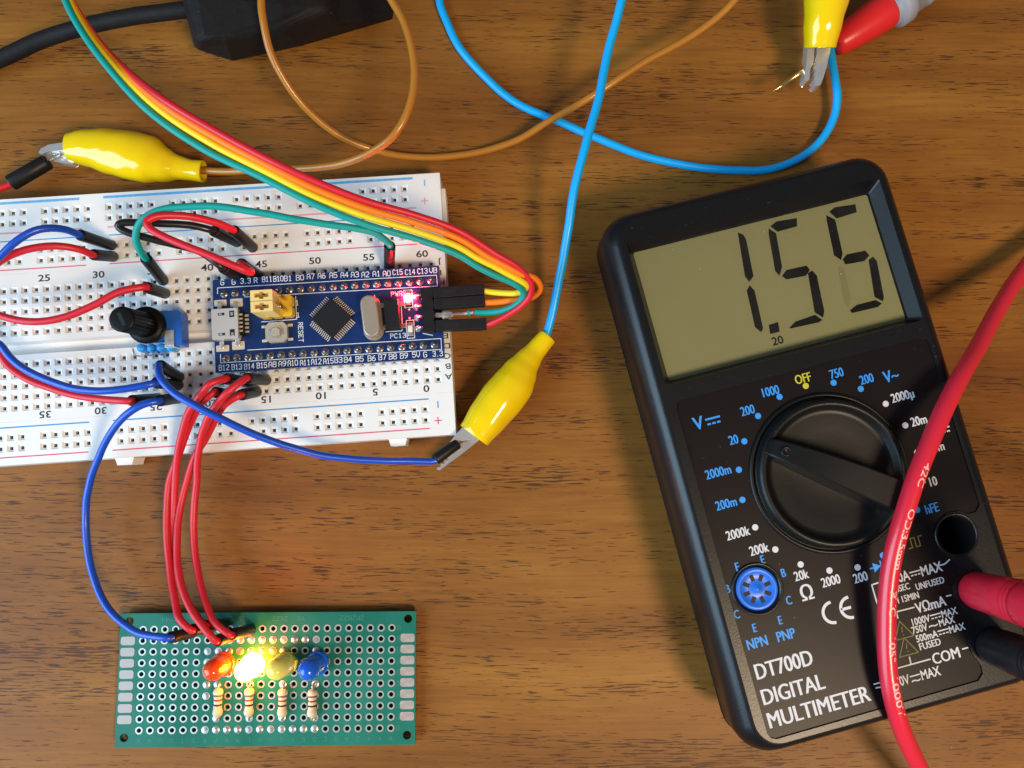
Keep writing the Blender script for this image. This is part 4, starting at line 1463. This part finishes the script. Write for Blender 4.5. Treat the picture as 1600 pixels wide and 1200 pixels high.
# ================================================================== MULTIMETER
ZF = 24.0
meter = thing('multimeter', 'black digital multimeter reading 1.56 lying on the table', 'multimeter', MT)


def rr3(hx_, hy_, r, z):
    return [(x, y, z) for x, y in rrect(-hx_, hx_, -hy_, hy_, r, 7)]


mb = MB(MT)
lev = [(30.6, 57.2, 6.5, .05), (31.4, 58.0, 7, .8), (33.7, 60.0, 7, 10.5), (34.0, 60.3, 7, 11.0), (34.0, 60.3, 7, 11.5), (33.6, 60.0, 7, 11.8), (33.9, 60.3, 7, 12.1), (33.9, 60.4, 7, 19.4), (33.5, 60.1, 6.8, 21.0), (32.6, 59.5, 6.4, 22.6), (31.7, 58.9, 6.0, 23.5), (31.0, 58.4, 5.6, 23.9), (30.4, 57.9, 5.2, ZF)]
mb.loft([rr3(*l) for l in lev], True, True, False, True)
# openings in the front
wx0, wx1, wy0, wy1 = -29.2, 29.9, 20.2, 53.6
pan_px = [(1531, 788), (1525, 800), (1513, 803), (1499, 798.5), (1479, 802), (1467, 815), (1462, 838), (1468, 859), (1485, 874), (1496, 886), (1495, 897), (1488, 916), (1492, 936), (1505, 953), (1519, 959), (1522, 968), (1513, 987), (1512, 1004), (1519, 1021), (1533, 1040), (1536, 1052), (1529, 1064)]
pan = [(-28.2, -55.2), (-27.0, -56.6)]
right = [tuple(ml(x, y, ZF).xy) for x, y in pan_px]
pan = [(-28.4, 15.0), (-28.4, -55.2), (-27.9, -56.3), (-26.8, -56.8)] + [tuple(q) for q in reversed(right)] + [(29.6, 15.0), (29.2, 16.0), (28.2, 16.5), (-27.0, 16.5), (-28.0, 16.0)]
jk = [(22.75, -26.3), (22.75, -38.3), (22.75, -50.3)]
win = rrect(wx0, wx1, wy0, wy1, .8, 3)
mb2 = MB(MT)
outer = [(x, y) for x, y, z in rr3(*lev[-1])]
loops = [outer, win, pan] + [circ(x, y, 4.15, 28) for x, y in jk[:1]]
tris = tessellate_polygon([[Vector((a, b, 0)) for a, b in l] for l in loops])
flat = [q for l in loops for q in l]
tt = []
for t in tris:
    A, B_, C_ = (Vector((*flat[i], 0)) for i in t)
    tt.append(t if (B_ - A).cross(C_ - A).z > 0 else (t[0], t[2], t[1]))
mb.add([(a, b, ZF) for a, b in flat], tt)
# window walls: sloping to the display
ZL = 20.6
sq = [ml(988, 394, ZL), ml(1357, 305, ZL), ml(1413, 501, ZL), ml(1046, 595, ZL)]
lx0, lx1 = (sq[0].x + sq[3].x) / 2, (sq[1].x + sq[2].x) / 2
ly1, ly0 = (sq[0].y + sq[1].y) / 2, (sq[2].y + sq[3].y) / 2
lx0 = max(lx0, wx0 + .4)
scr = rrect(lx0, lx1, ly0, ly1, .5, 3)
n = len(win)
mb.add([(a, b, ZF) for a, b in win] + [(a, b, ZL) for a, b in scr], [((i + 1) % n, i, i + n, (i + 1) % n + n) for i in range(n)])
n = len(pan)
PD = .35
mb.add([(a, b, ZF) for a, b in pan] + [(a, b, ZF - PD) for a, b in pan], [(i, (i + 1) % n, (i + 1) % n + n, i + n) for i in range(n)])
case = mb.build('meter_case', 'meter_case', meter)
mb = MB(MT)
c = circ(jk[0][0], jk[0][1], 4.15, 28)
mb.loft([[(a, b, ZF) for a, b in c], [(a, b, ZF - 12) for a, b in c]], True, False, True, True)
mb.build('jack_hole', 'jack_black', case)
mb = MB(MT)
c1, c2 = circ(jk[0][0], jk[0][1], 4.15, 28), circ(jk[0][0], jk[0][1], 4.75, 28)
mb.loft([[(a, b, ZF - .2) for a, b in c1], [(a, b, ZF + .22) for a, b in circ(jk[0][0], jk[0][1], 4.25, 28)], [(a, b, ZF + .2) for a, b in circ(jk[0][0], jk[0][1], 4.6, 28)], [(a, b, ZF + .01) for a, b in c2]], True, False, False, True)
mb.build('jack_rim', 'meter_case', case)
mb = MB(MT)
sockc = (-22.0, -26.4)
mb.prism([q for q in pan], ZF - PD - .8, ZF - PD + .01, [circ(sockc[0], sockc[1], 5.15, 28)])
panel = mb.build('label_panel', 'meter_label', meter)
mb = MB(MT)
mb.prism(rrect(lx0 - .8, lx1 + .8, ly0 - .8, ly1 + .8, .4, 2), ZL - 1.0, ZL + .01)
lcd = mb.build('display_screen', 'lcd', meter)


# clear window over the display
pm = D.materials.new('clear_window')
pm.use_nodes = True
nt_ = pm.node_tree
nt_.nodes.clear()
out_ = nt_.nodes.new('ShaderNodeOutputMaterial')
tr_, gl_, df_ = nt_.nodes.new('ShaderNodeBsdfTransparent'), nt_.nodes.new('ShaderNodeBsdfGlossy'), nt_.nodes.new('ShaderNodeBsdfDiffuse')
gl_.inputs['Roughness'].default_value = 0.08
df_.inputs['Color'].default_value = (0.55, 0.54, 0.5, 1)
fr_ = nt_.nodes.new('ShaderNodeFresnel')
fr_.inputs['IOR'].default_value = 1.49
m1_, m2_ = nt_.nodes.new('ShaderNodeMixShader'), nt_.nodes.new('ShaderNodeMixShader')
nt_.links.new(fr_.outputs[0], m1_.inputs[0])
nt_.links.new(tr_.outputs[0], m1_.inputs[1])
nt_.links.new(gl_.outputs[0], m1_.inputs[2])
tc_, nz_, sm_ = nt_.nodes.new('ShaderNodeTexCoord'), nt_.nodes.new('ShaderNodeTexNoise'), nt_.nodes.new('ShaderNodeTexNoise')
nz_.inputs['Scale'].default_value = 1900
nz_.inputs['Detail'].default_value = 1
sm_.inputs['Scale'].default_value = 70
sm_.inputs['Detail'].default_value = 5
nt_.links.new(tc_.outputs['Object'], nz_.inputs['Vector'])
nt_.links.new(tc_.outputs['Object'], sm_.inputs['Vector'])
r1_, r2_, ad_ = nt_.nodes.new('ShaderNodeMapRange'), nt_.nodes.new('ShaderNodeMapRange'), nt_.nodes.new('ShaderNodeMath')
r1_.inputs[1].default_value, r1_.inputs[2].default_value, r1_.inputs[4].default_value = 0.75, 0.84, 0.7
r2_.inputs[1].default_value, r2_.inputs[2].default_value, r2_.inputs[4].default_value = 0.42, 0.75, 0.02
nt_.links.new(nz_.outputs['Fac'], r1_.inputs[0])
nt_.links.new(sm_.outputs['Fac'], r2_.inputs[0])
nt_.links.new(r1_.outputs[0], ad_.inputs[0])
nt_.links.new(r2_.outputs[0], ad_.inputs[1])
nt_.links.new(ad_.outputs[0], m2_.inputs[0])
nt_.links.new(m1_.outputs[0], m2_.inputs[1])
nt_.links.new(df_.outputs[0], m2_.inputs[2])
nt_.links.new(m2_.outputs[0], out_.inputs['Surface'])
MATS['clear_window'] = pm
mb = MB(MT)
wk = .85
mb.add([(wx0 + (lx0 - wx0) * wk - .05, wy0 + (ly0 - wy0) * wk - .05, ZL + .5), (wx1 + (lx1 - wx1) * wk + .05, wy0 + (ly0 - wy0) * wk - .05, ZL + .5), (wx1 + (lx1 - wx1) * wk + .05, wy1 + (ly1 - wy1) * wk + .05, ZL + .5), (wx0 + (lx0 - wx0) * wk - .05, wy1 + (ly1 - wy1) * wk + .05, ZL + .5)], [(0, 1, 2, 3)])
mb.build('display_window', 'clear_window', meter)


def k6(pts, z):
    return [tuple(ml(920 + a * .35, 240 + b * .35, z).xy) for a, b in pts]


segs = [
    [(665, 352), (690, 362), (703, 385), (735, 548), (716, 573), (697, 548)],
    [(718, 588), (740, 612), (778, 780), (770, 798), (742, 775), (705, 612)],
    [(803, 765), (845, 752), (852, 795), (810, 806)],
    [(810, 325), (838, 303), (928, 288), (930, 325), (842, 349)],
    [(803, 334), (836, 356), (863, 507), (851, 545), (832, 525), (803, 360)],
    [(862, 547), (882, 520), (972, 500), (987, 520), (968, 546), (882, 562)],
    [(978, 534), (997, 522), (1018, 545), (1051, 702), (1046, 733), (1008, 708)],
    [(893, 780), (922, 750), (1010, 720), (1043, 743), (1025, 754), (905, 780)],
    [(1073, 260), (1098, 240), (1190, 226), (1196, 262), (1106, 290)],
    [(1060, 275), (1100, 295), (1133, 447), (1126, 475), (1095, 455), (1062, 300)],
    [(1133, 472), (1152, 450), (1235, 433), (1252, 455), (1230, 480), (1145, 495)],
    [(1249, 475), (1268, 460), (1286, 480), (1317, 640), (1313, 660), (1275, 640)],
    [(1165, 700), (1197, 675), (1280, 654), (1308, 669), (1290, 685), (1175, 712)],
]


def flatpoly(mb, pts, z):
    t = tessellate_polygon([[Vector((a, b, 0)) for a, b in pts]])
    fs = []
    for q in t:
        A, B_, C_ = (Vector((*pts[i], 0)) for i in q)
        fs.append(q if (B_ - A).cross(C_ - A).z > 0 else (q[0], q[2], q[1]))
    mb.add([(a, b, z) for a, b in pts], fs)


for s_ in segs:
    mb = MB(MT)
    flatpoly(mb, k6(s_, ZL), ZL + .04)
    mb.build('display_segment', 'lcd_segment', lcd)
mb = MB(MT)
q = ml(1215, 532, ZL)
text(mb, '20', q.x, q.y, ZL + .04, 1.75, width=2.6, bold=.02)
mb.build('range_reading', 'lcd_segment', lcd)
mb = MB(MT)
flatpoly(mb, k6([(1112, 500), (1140, 515), (1170, 640), (1160, 690), (1140, 660)], ZL), ZL + .03)
mb.build('display_segment', 'lcd_ghost', lcd, 'faint unlit segment')

# --- printing on the panel
ZT = ZF - PD + .05
PR = {k: MB(MT) for k in ('print_white', 'print_blue', 'print_yellow', 'print_dark_yellow')}


def mt_text(s, x, y, cap, col, cond=.78, width=None, bold=.020):
    q = ml(x, y, ZT)
    for i_, d_ in enumerate((-1, 0, 1)):        # thickened by three overlapping passes of ink
        text(PR[col], s, q.x + d_ * cap * .032, q.y, ZT + .006 * i_, cap, width=width, cond=cond / cap)


def dot(x, y, col, r=.68):
    q = ml(x, y, ZT)
    PR[col].add([(a, b, ZT) for a, b in circ(q.x, q.y, r, 18)], [tuple(range(18))])


def mline(pts, col='print_white', w=.28):
    line(PR[col], [tuple(ml(x, y, ZT).xy) for x, y in pts], ZT, w)


def dc(x, y, col, w=2.6, t=.36, gap=.75, rel=False):
    q = Vector((x, y, 0)) if rel else ml(x, y, ZT)
    line(PR[col], [(q.x - w / 2, q.y + gap / 2), (q.x + w / 2, q.y + gap / 2)], ZT, t)
    for k in (-1, 0, 1):
        line(PR[col], [(q.x + k * w * .36 - w * .07, q.y - gap / 2), (q.x + k * w * .36 + w * .07, q.y - gap / 2)], ZT, t)


Bc, Wc, Yc, DY = 'print_blue', 'print_white', 'print_yellow', 'print_dark_yellow'
mt_text('V', 1091, 661, 2.75, Bc, 2.5, bold=.03)
dc(1114.5, 657, Bc, 3.0, .42, 1.1)
for s, x, y, c, dx, dy in (('200', 1168, 641, Bc, 1184.5, 650), ('1000', 1204, 611, Bc, 1218, 620), ('OFF', 1254.5, 591, Yc, 1259, 603), ('750', 1307, 583, Bc, 1302.5, 598),
                           ('200', 1354, 592, Bc, 1345, 607.6), ('2000µ', 1410, 618.5, Wc, 1384, 631), ('20m', 1435.5, 657, Wc, 1414.5, 664.6), ('200m', 1459, 700, Wc, 1433, 707),
                           ('10', 1458, 752, Wc, 1442, 752), ('hFE', 1456, 794, Bc, 1433, 796.6), ('20', 1146, 687, Bc, 1163, 689.5), ('2000m', 1122, 737.5, Bc, 1154.5, 734),
                           ('200m', 1134.5, 787, Bc, 1160, 781), ('2000k', 1153, 833, Wc, 1180, 824), ('200k', 1186, 858, Wc, 1211.5, 858.6), ('20k', 1252, 898.5, Wc, 1251, 882),
                           ('2000', 1298, 907.5, Wc, 1296, 891.5), ('200', 1344.5, 902, Wc, 1340, 886.6)):
    mt_text(s, x, y, 1.95, c, cond=1.42)
    dot(dx, dy, c)
dot(1379.5, 868, Bc)
mt_text('V~', 1392, 587, 2.5, Bc, 1.95, bold=.03)
dc(1474, 672, Wc, 2.8, .36, .9)
mt_text('A', 1453, 675, 2.4, Wc, 1.8)
q = ml(1371, 885.5, ZT)
flatpoly(PR[Bc], [(q.x - .9, q.y - 1.0), (q.x + .8, q.y), (q.x - .9, q.y + 1.0)], ZT)
line(PR[Bc], [(q.x - 1.6, q.y), (q.x + 1.6, q.y)], ZT, .3)
line(PR[Bc], [(q.x + .85, q.y - 1), (q.x + .85, q.y + 1)], ZT, .3)
mt_text('Ω', 1260.5, 926, 3.1, Wc, 2.7, bold=.03)
for s, x, y in (('E', 1152, 885.5), ('E', 1191.5, 874), ('B', 1224, 895), ('B', 1137, 920), ('C', 1232.5, 938), ('C', 1151, 960), ('E', 1179, 981), ('E', 1219, 969)):
    mt_text(s, x, y, 1.75, Bc, 1.25)
mt_text('NPN', 1183, 1004, 2.1, Bc, 1.55)
mt_text('PNP', 1228, 992, 2.1, Bc, 1.55)
mt_text('DT700D', 1224.5, 1038.5, 3.15, Wc, width=12.4, bold=.011)
mt_text('DIGITAL', 1239, 1077, 3.15, Wc, width=13.5, bold=.011)
mt_text('MULTIMETER', 1279.5, 1104.5, 3.15, Wc, width=22.2, bold=.011)
# conformity mark: two arcs and a bar
for (x, y), bar in (((1299, 957.5), False), ((1326.5, 949.5), True)):
    q = ml(x, y, ZT)
    arc = [(q.x + 2.15 * math.cos(math.radians(a)) + .4, q.y + 2.15 * math.sin(math.radians(a))) for a in range(95, 266, 10)]
    line(PR[Wc], arc, ZT, .62)
    if bar:
        line(PR[Wc], [(q.x - 1.5, q.y), (q.x + .2, q.y)], ZT, .6)
# square wave
q = ml(1430, 847, ZT)
line(PR[DY], [(q.x - 1.7, q.y - 1), (q.x - .9, q.y - 1), (q.x - .9, q.y + 1), (q.x, q.y + 1), (q.x, q.y - 1), (q.x + .9, q.y - 1), (q.x + .9, q.y + 1), (q.x + 1.7, q.y + 1)], ZT, .22)


def max_line(x, y, s1, sym, s2='MAX', cap=1.4, cw=1.12):
    """value, DC or AC sign, MAX; x, y is the middle of the sign"""
    q = ml(x, y, ZT)
    g1, g2 = text_geo(s1, .022), text_geo(s2, .022)
    w1 = (max(p[0] for p in g1[0]) - min(p[0] for p in g1[0])) * cw
    w2 = (max(p[0] for p in g2[0]) - min(p[0] for p in g2[0])) * cw
    text(PR[Wc], s1, q.x - 1.3 - w1 / 2, q.y, ZT, cap, cond=cw / cap, bold=.022)
    text(PR[Wc], s2, q.x + 1.3 + w2 / 2, q.y, ZT, cap, cond=cw / cap, bold=.022)
    if sym == 'dc':
        dc(q.x, q.y, Wc, 2.2, .26, .7, True)
    elif sym == 'ac':
        text(PR[Wc], '~', q.x, q.y, ZT, cap, width=2.0, bold=.02)
    else:
        line(PR[Wc], [(q.x - 1.0, q.y + .35), (q.x + 1.0, q.y + .35)], ZT, .26)
        text(PR[Wc], '~', q.x, q.y - .5, ZT, cap, width=2.0, bold=.01)


max_line(1430, 895.5, '10A', 'dc', cap=2.0, cw=1.5)
mt_text('10SEC', 1408.5, 918.5, 1.35, Wc, 1.0)
mt_text('UNFUSED', 1453, 911.5, 1.35, Wc, 1.0)
mt_text('EACH 15MIN', 1407, 937, 1.35, Wc, 1.0)
mline([(1465, 884), (1476, 881.5), (1485, 873)])
mline([(1375, 909.5), (1362, 914), (1372, 948)])
mt_text('VΩmA', 1454, 944.5, 2.1, Wc, 1.62)
mline([(1479, 931.5), (1486, 930)])
mline([(1428, 949), (1400.5, 956), (1403, 966)])
max_line(1462, 962.5, '1000V', 'dc')
max_line(1458, 976.5, '750V', 'ac')
max_line(1474, 987, '500mA', 'dc')
mt_text('FUSED', 1453, 1006.5, 1.4, Wc, 1.15)
mt_text('COM', 1478, 1024.5, 2.2, Wc, 1.85, bold=.03)
mline([(1504, 1014), (1512, 1012)])
mline([(1385, 1049), (1453, 1030)])
mline([(1421, 1027), (1423.5, 1038)])
max_line(1430, 1058, '600V', 'acdc', cap=1.85, cw=1.35)
mline([(1366, 1069), (1378, 1066)])
mline([(1369, 1075), (1378, 1073)])
for x, y in ((1410, 986), (1417, 1012), (1385, 993)):
    q = ml(x, y, ZT)
    tr = [(q.x - 2.1, q.y - 1.5), (q.x + 2.1, q.y - 1.5), (q.x, q.y + 2.1), (q.x - 2.1, q.y - 1.5)]
    line(PR[DY], tr, ZT, .2)
    line(PR[DY], [(q.x + .15, q.y + .8), (q.x - .1, q.y - .2)], ZT, .2)
    line(PR[DY], [(q.x - .05, q.y - .8), (q.x + .05, q.y - .8)], ZT, .2)
for k, mbx in PR.items():
    mbx.build('printed_marks', k, panel)

# --- dial
dc_ = ml(1296, 738, ZF + 2)
DX, DYY = 0.0, -6.7
DFm = MT @ Matrix.Translation((DX, DYY, 0))
mb = MB(DFm)
mb.lathe([(17.4, ZF - PD), (17.3, ZF + .15), (16.9, ZF + .3), (16.6, ZF + .25), (16.5, ZF - .3), (16.15, ZF - .3), (16.0, ZF + 1.4), (15.6, ZF + 2.2), (15.0, ZF + 2.45), (14.6, ZF + 2.35),
          (14.3, ZF + 2.1), (13.7, ZF + 1.3), (13.2, ZF + 1.02), (12.6, ZF + .95), (9.7, ZF + .88), (9.2, ZF + .80), (4, ZF + .72), (.02, ZF + .7)], 72)
dial = mb.build('dial', 'meter_dial', meter)
ga = math.radians(158 - 14.5)
GF = DFm @ Matrix.Rotation(ga, 4, 'Z')
mb = MB(GF)


def grip_ring(x, hw_, z0, z1):
    return [(x, -hw_ - .5, z0), (x, hw_ + .5, z0), (x, hw_, z1 - .25), (x, hw_ - .3, z1), (x, -hw_ + .3, z1), (x, -hw_, z1 - .25)]


gk = [(-14.9, 2.9, 2.4), (-14.4, 3.15, 5.2), (-13.2, 3.25, 6.6), (-9, 3.15, 7.3), (-4, 3.0, 7.5), (2, 2.7, 7.2), (8, 2.35, 6.2), (12, 2.05, 5.0), (14.2, 1.85, 3.9), (15.3, 1.6, 2.6)]
gs = spline([Vector((a, b, c)) for a, b, c in gk], .5)
gr = [grip_ring(v.x, v.y, ZF + .4, ZF + v.z) for v in gs]
for j in range(1, 6):                       # each face of the grip its own strip, smooth along its length
    mb.loft([[r[(j) % 6], r[(j + 1) % 6]] for r in gr], False, False, False, True)
mb.add(gr[0], [tuple(range(6))])
mb.add(gr[-1], [tuple(range(6))[::-1]])
grip = mb.build('dial_grip', 'meter_dial', dial)
mb = MB(GF)
zc = ZF + 4.85
mb.lathe([(1.15, zc - .25), (1.1, zc + .2), (.8, zc + .3), (.65, zc + .05), (.02, zc)], 18, Matrix.Translation((12.0, 0, 0)) @ Matrix.Rotation(math.radians(22), 4, 'Y') @ Matrix.Translation((0, 0, 0)) if False else Matrix.Translation((12.0, 0, .15)))
mb.build('pointer_dimple', 'meter_dial', grip)

# --- transistor socket
mb = MB(MT)
T_ = Matrix.Translation((sockc[0], sockc[1], 0))
mb.lathe([(5.6, ZF - PD), (5.55, ZF - PD + .25), (5.2, ZF - PD + .3), (4.7, ZF - PD - .2), (4.6, ZF - 2)], 36, T_)
mb.build('socket_ring', 'meter_case', panel)
mb = MB(MT)
mb.lathe([(4.55, ZF - 2), (4.5, ZF - .5), (4.25, ZF - .35), (3.6, ZF - .35), (3.5, ZF - .45), (.8, ZF - .45), (.5, ZF - .2), (.02, ZF - .15)], 36, T_)
soc = mb.build('transistor_socket', 'socket_blue', meter)
for k in range(8):
    a = math.radians(45 * k + 10)
    mb = MB(MT @ T_ @ Matrix.Rotation(a, 4, 'Z'))
    mb.box(1.75, 3.15, -.42, .42, ZF - .47, ZF - .42)
    mb.build('pin_slot', 'jack_black', soc)

# ================================================================== METER LEADS


def banana(par, m, c, z0):
    f = MT @ Matrix.Translation((c[0], c[1], 0))
    mb = MB(f)
    mb.lathe([(3.0, z0 - .3), (3.7, z0), (3.95, z0 + .8), (4.05, z0 + 3), (4.2, z0 + 9), (4.35, z0 + 13), (4.15, z0 + 13.3), (4.15, z0 + 13.9), (4.45, z0 + 14.2), (4.15, z0 + 14.5), (4.15, z0 + 15.1), (4.5, z0 + 15.4), (4.2, z0 + 15.7), (4.2, z0 + 16.3), (4.55, z0 + 16.6), (4.7, z0 + 18), (4.7, z0 + 26), (3.4, z0 + 29), (2.4, z0 + 37), (.1, z0 + 37)], 32)
    mb.build('banana_plug', m, par)
    return f @ Vector((0, 0, z0 + 35))


p = W(1425, 760, 0)
pz = ZF
q = MT @ Vector((jk[1][0], jk[1][1], ZF))
rl = thing('red_meter_lead', 'thick red lead plugged into the meter and crossing over its face', 'test lead', frame(q.x, q.y, ZF, 0))
e = banana(rl, 'cable_red', (jk[1][0] + .3, jk[1][1]), ZF + .05)
mb = MB()
pts_px = [(1900, 330, 2), (1820, 300, 2), (1740, 302, 2), (1665, 345, 3), (1599, 422, 8), (1560, 482, 14), (1529, 540, 21), (1500, 590, 27.5), (1474, 642, 30.5), (1449.5, 700, 32), (1432, 744, 32.5), (1418, 787, 32.5), (1404, 833, 32), (1393.5, 877, 31), (1387, 927, 30), (1385, 980, 29), (1387, 1042, 28), (1396, 1097, 27), (1411, 1145, 25), (1428, 1182, 22.5), (1442, 1210, 20), (1475, 1270, 14), (1540, 1360, 6)]
loop = [tuple(e - Vector((0, 0, 4))), tuple(e + Vector((3, 0, 6))), tuple(e + Vector((16, 4, 6))), tuple(e + Vector((60, 12, -40))), tuple(e + Vector((85, 50, -57)))]
path = spline([Vector(q) for q in loop] + [W(*q) for q in pts_px])
CR = 1.86
mb.tube(path, CR, 20)
mb.build('cable', 'cable_red', rl)
# lettering that runs along the cable
seen = spline([W(*q) for q in pts_px], .4)
acc = [0]
for a, b in zip(seen, seen[1:]):
    acc.append(acc[-1] + (b - a).length)


def on_cable(s, side, lift=.03):
    i = max(1, min(len(acc) - 2, next((k for k, v in enumerate(acc) if v >= s), len(acc) - 2)))
    t = (seen[i + 1] - seen[i - 1]).normalized()
    c = seen[i - 1].lerp(seen[i], (s - acc[i - 1]) / max(1e-6, acc[i] - acc[i - 1]))
    u = t.cross(Vector((0, 0, 1))).normalized()     # points left of travel in the picture
    n_ = u.cross(t)
    a = side / CR
    return c + (n_ * math.cos(a) + u * math.sin(a)) * (CR + lift)


def s_at(px, py):
    w = W(px, py, 36)
    i = min(range(len(seen)), key=lambda k: (seen[k].xy - w.xy).length)
    return acc[i]


mb = MB()
for s_, x, y, off, wid in (('42C', 1437, 737, .5, 5.2), ('OD:3.5mm', 1406, 838, .45, 12.6), ('PVC', 1388, 948, .3, 5.2), ('105°', 1388, 1028, .3, 5.0), ('1000V', 1402, 1112, .35, 8.4)):
    # letter tops point to the right of the picture, reading downwards
    s0 = s_at(x, y)
    vs, fs = text_geo(s_, .012)
    k = wid / (max(q[0] for q in vs) - min(q[0] for q in vs))
    mb.add([on_cable(s0 + a * k, -off - b * 1.4) for a, b in vs], fs)
mb.build('cable_print', 'cable_print', [c_ for c_ in rl.children if c_.name.startswith('cable')][0])

q = MT @ Vector((jk[2][0], jk[2][1], ZF))
blk_l = thing('black_meter_plug', 'black plug in the lowest socket of the multimeter', 'plug', frame(q.x, q.y, ZF, 0))
banana(blk_l, 'black_rubber', (jk[2][0] + .3, jk[2][1]), ZF + .05)
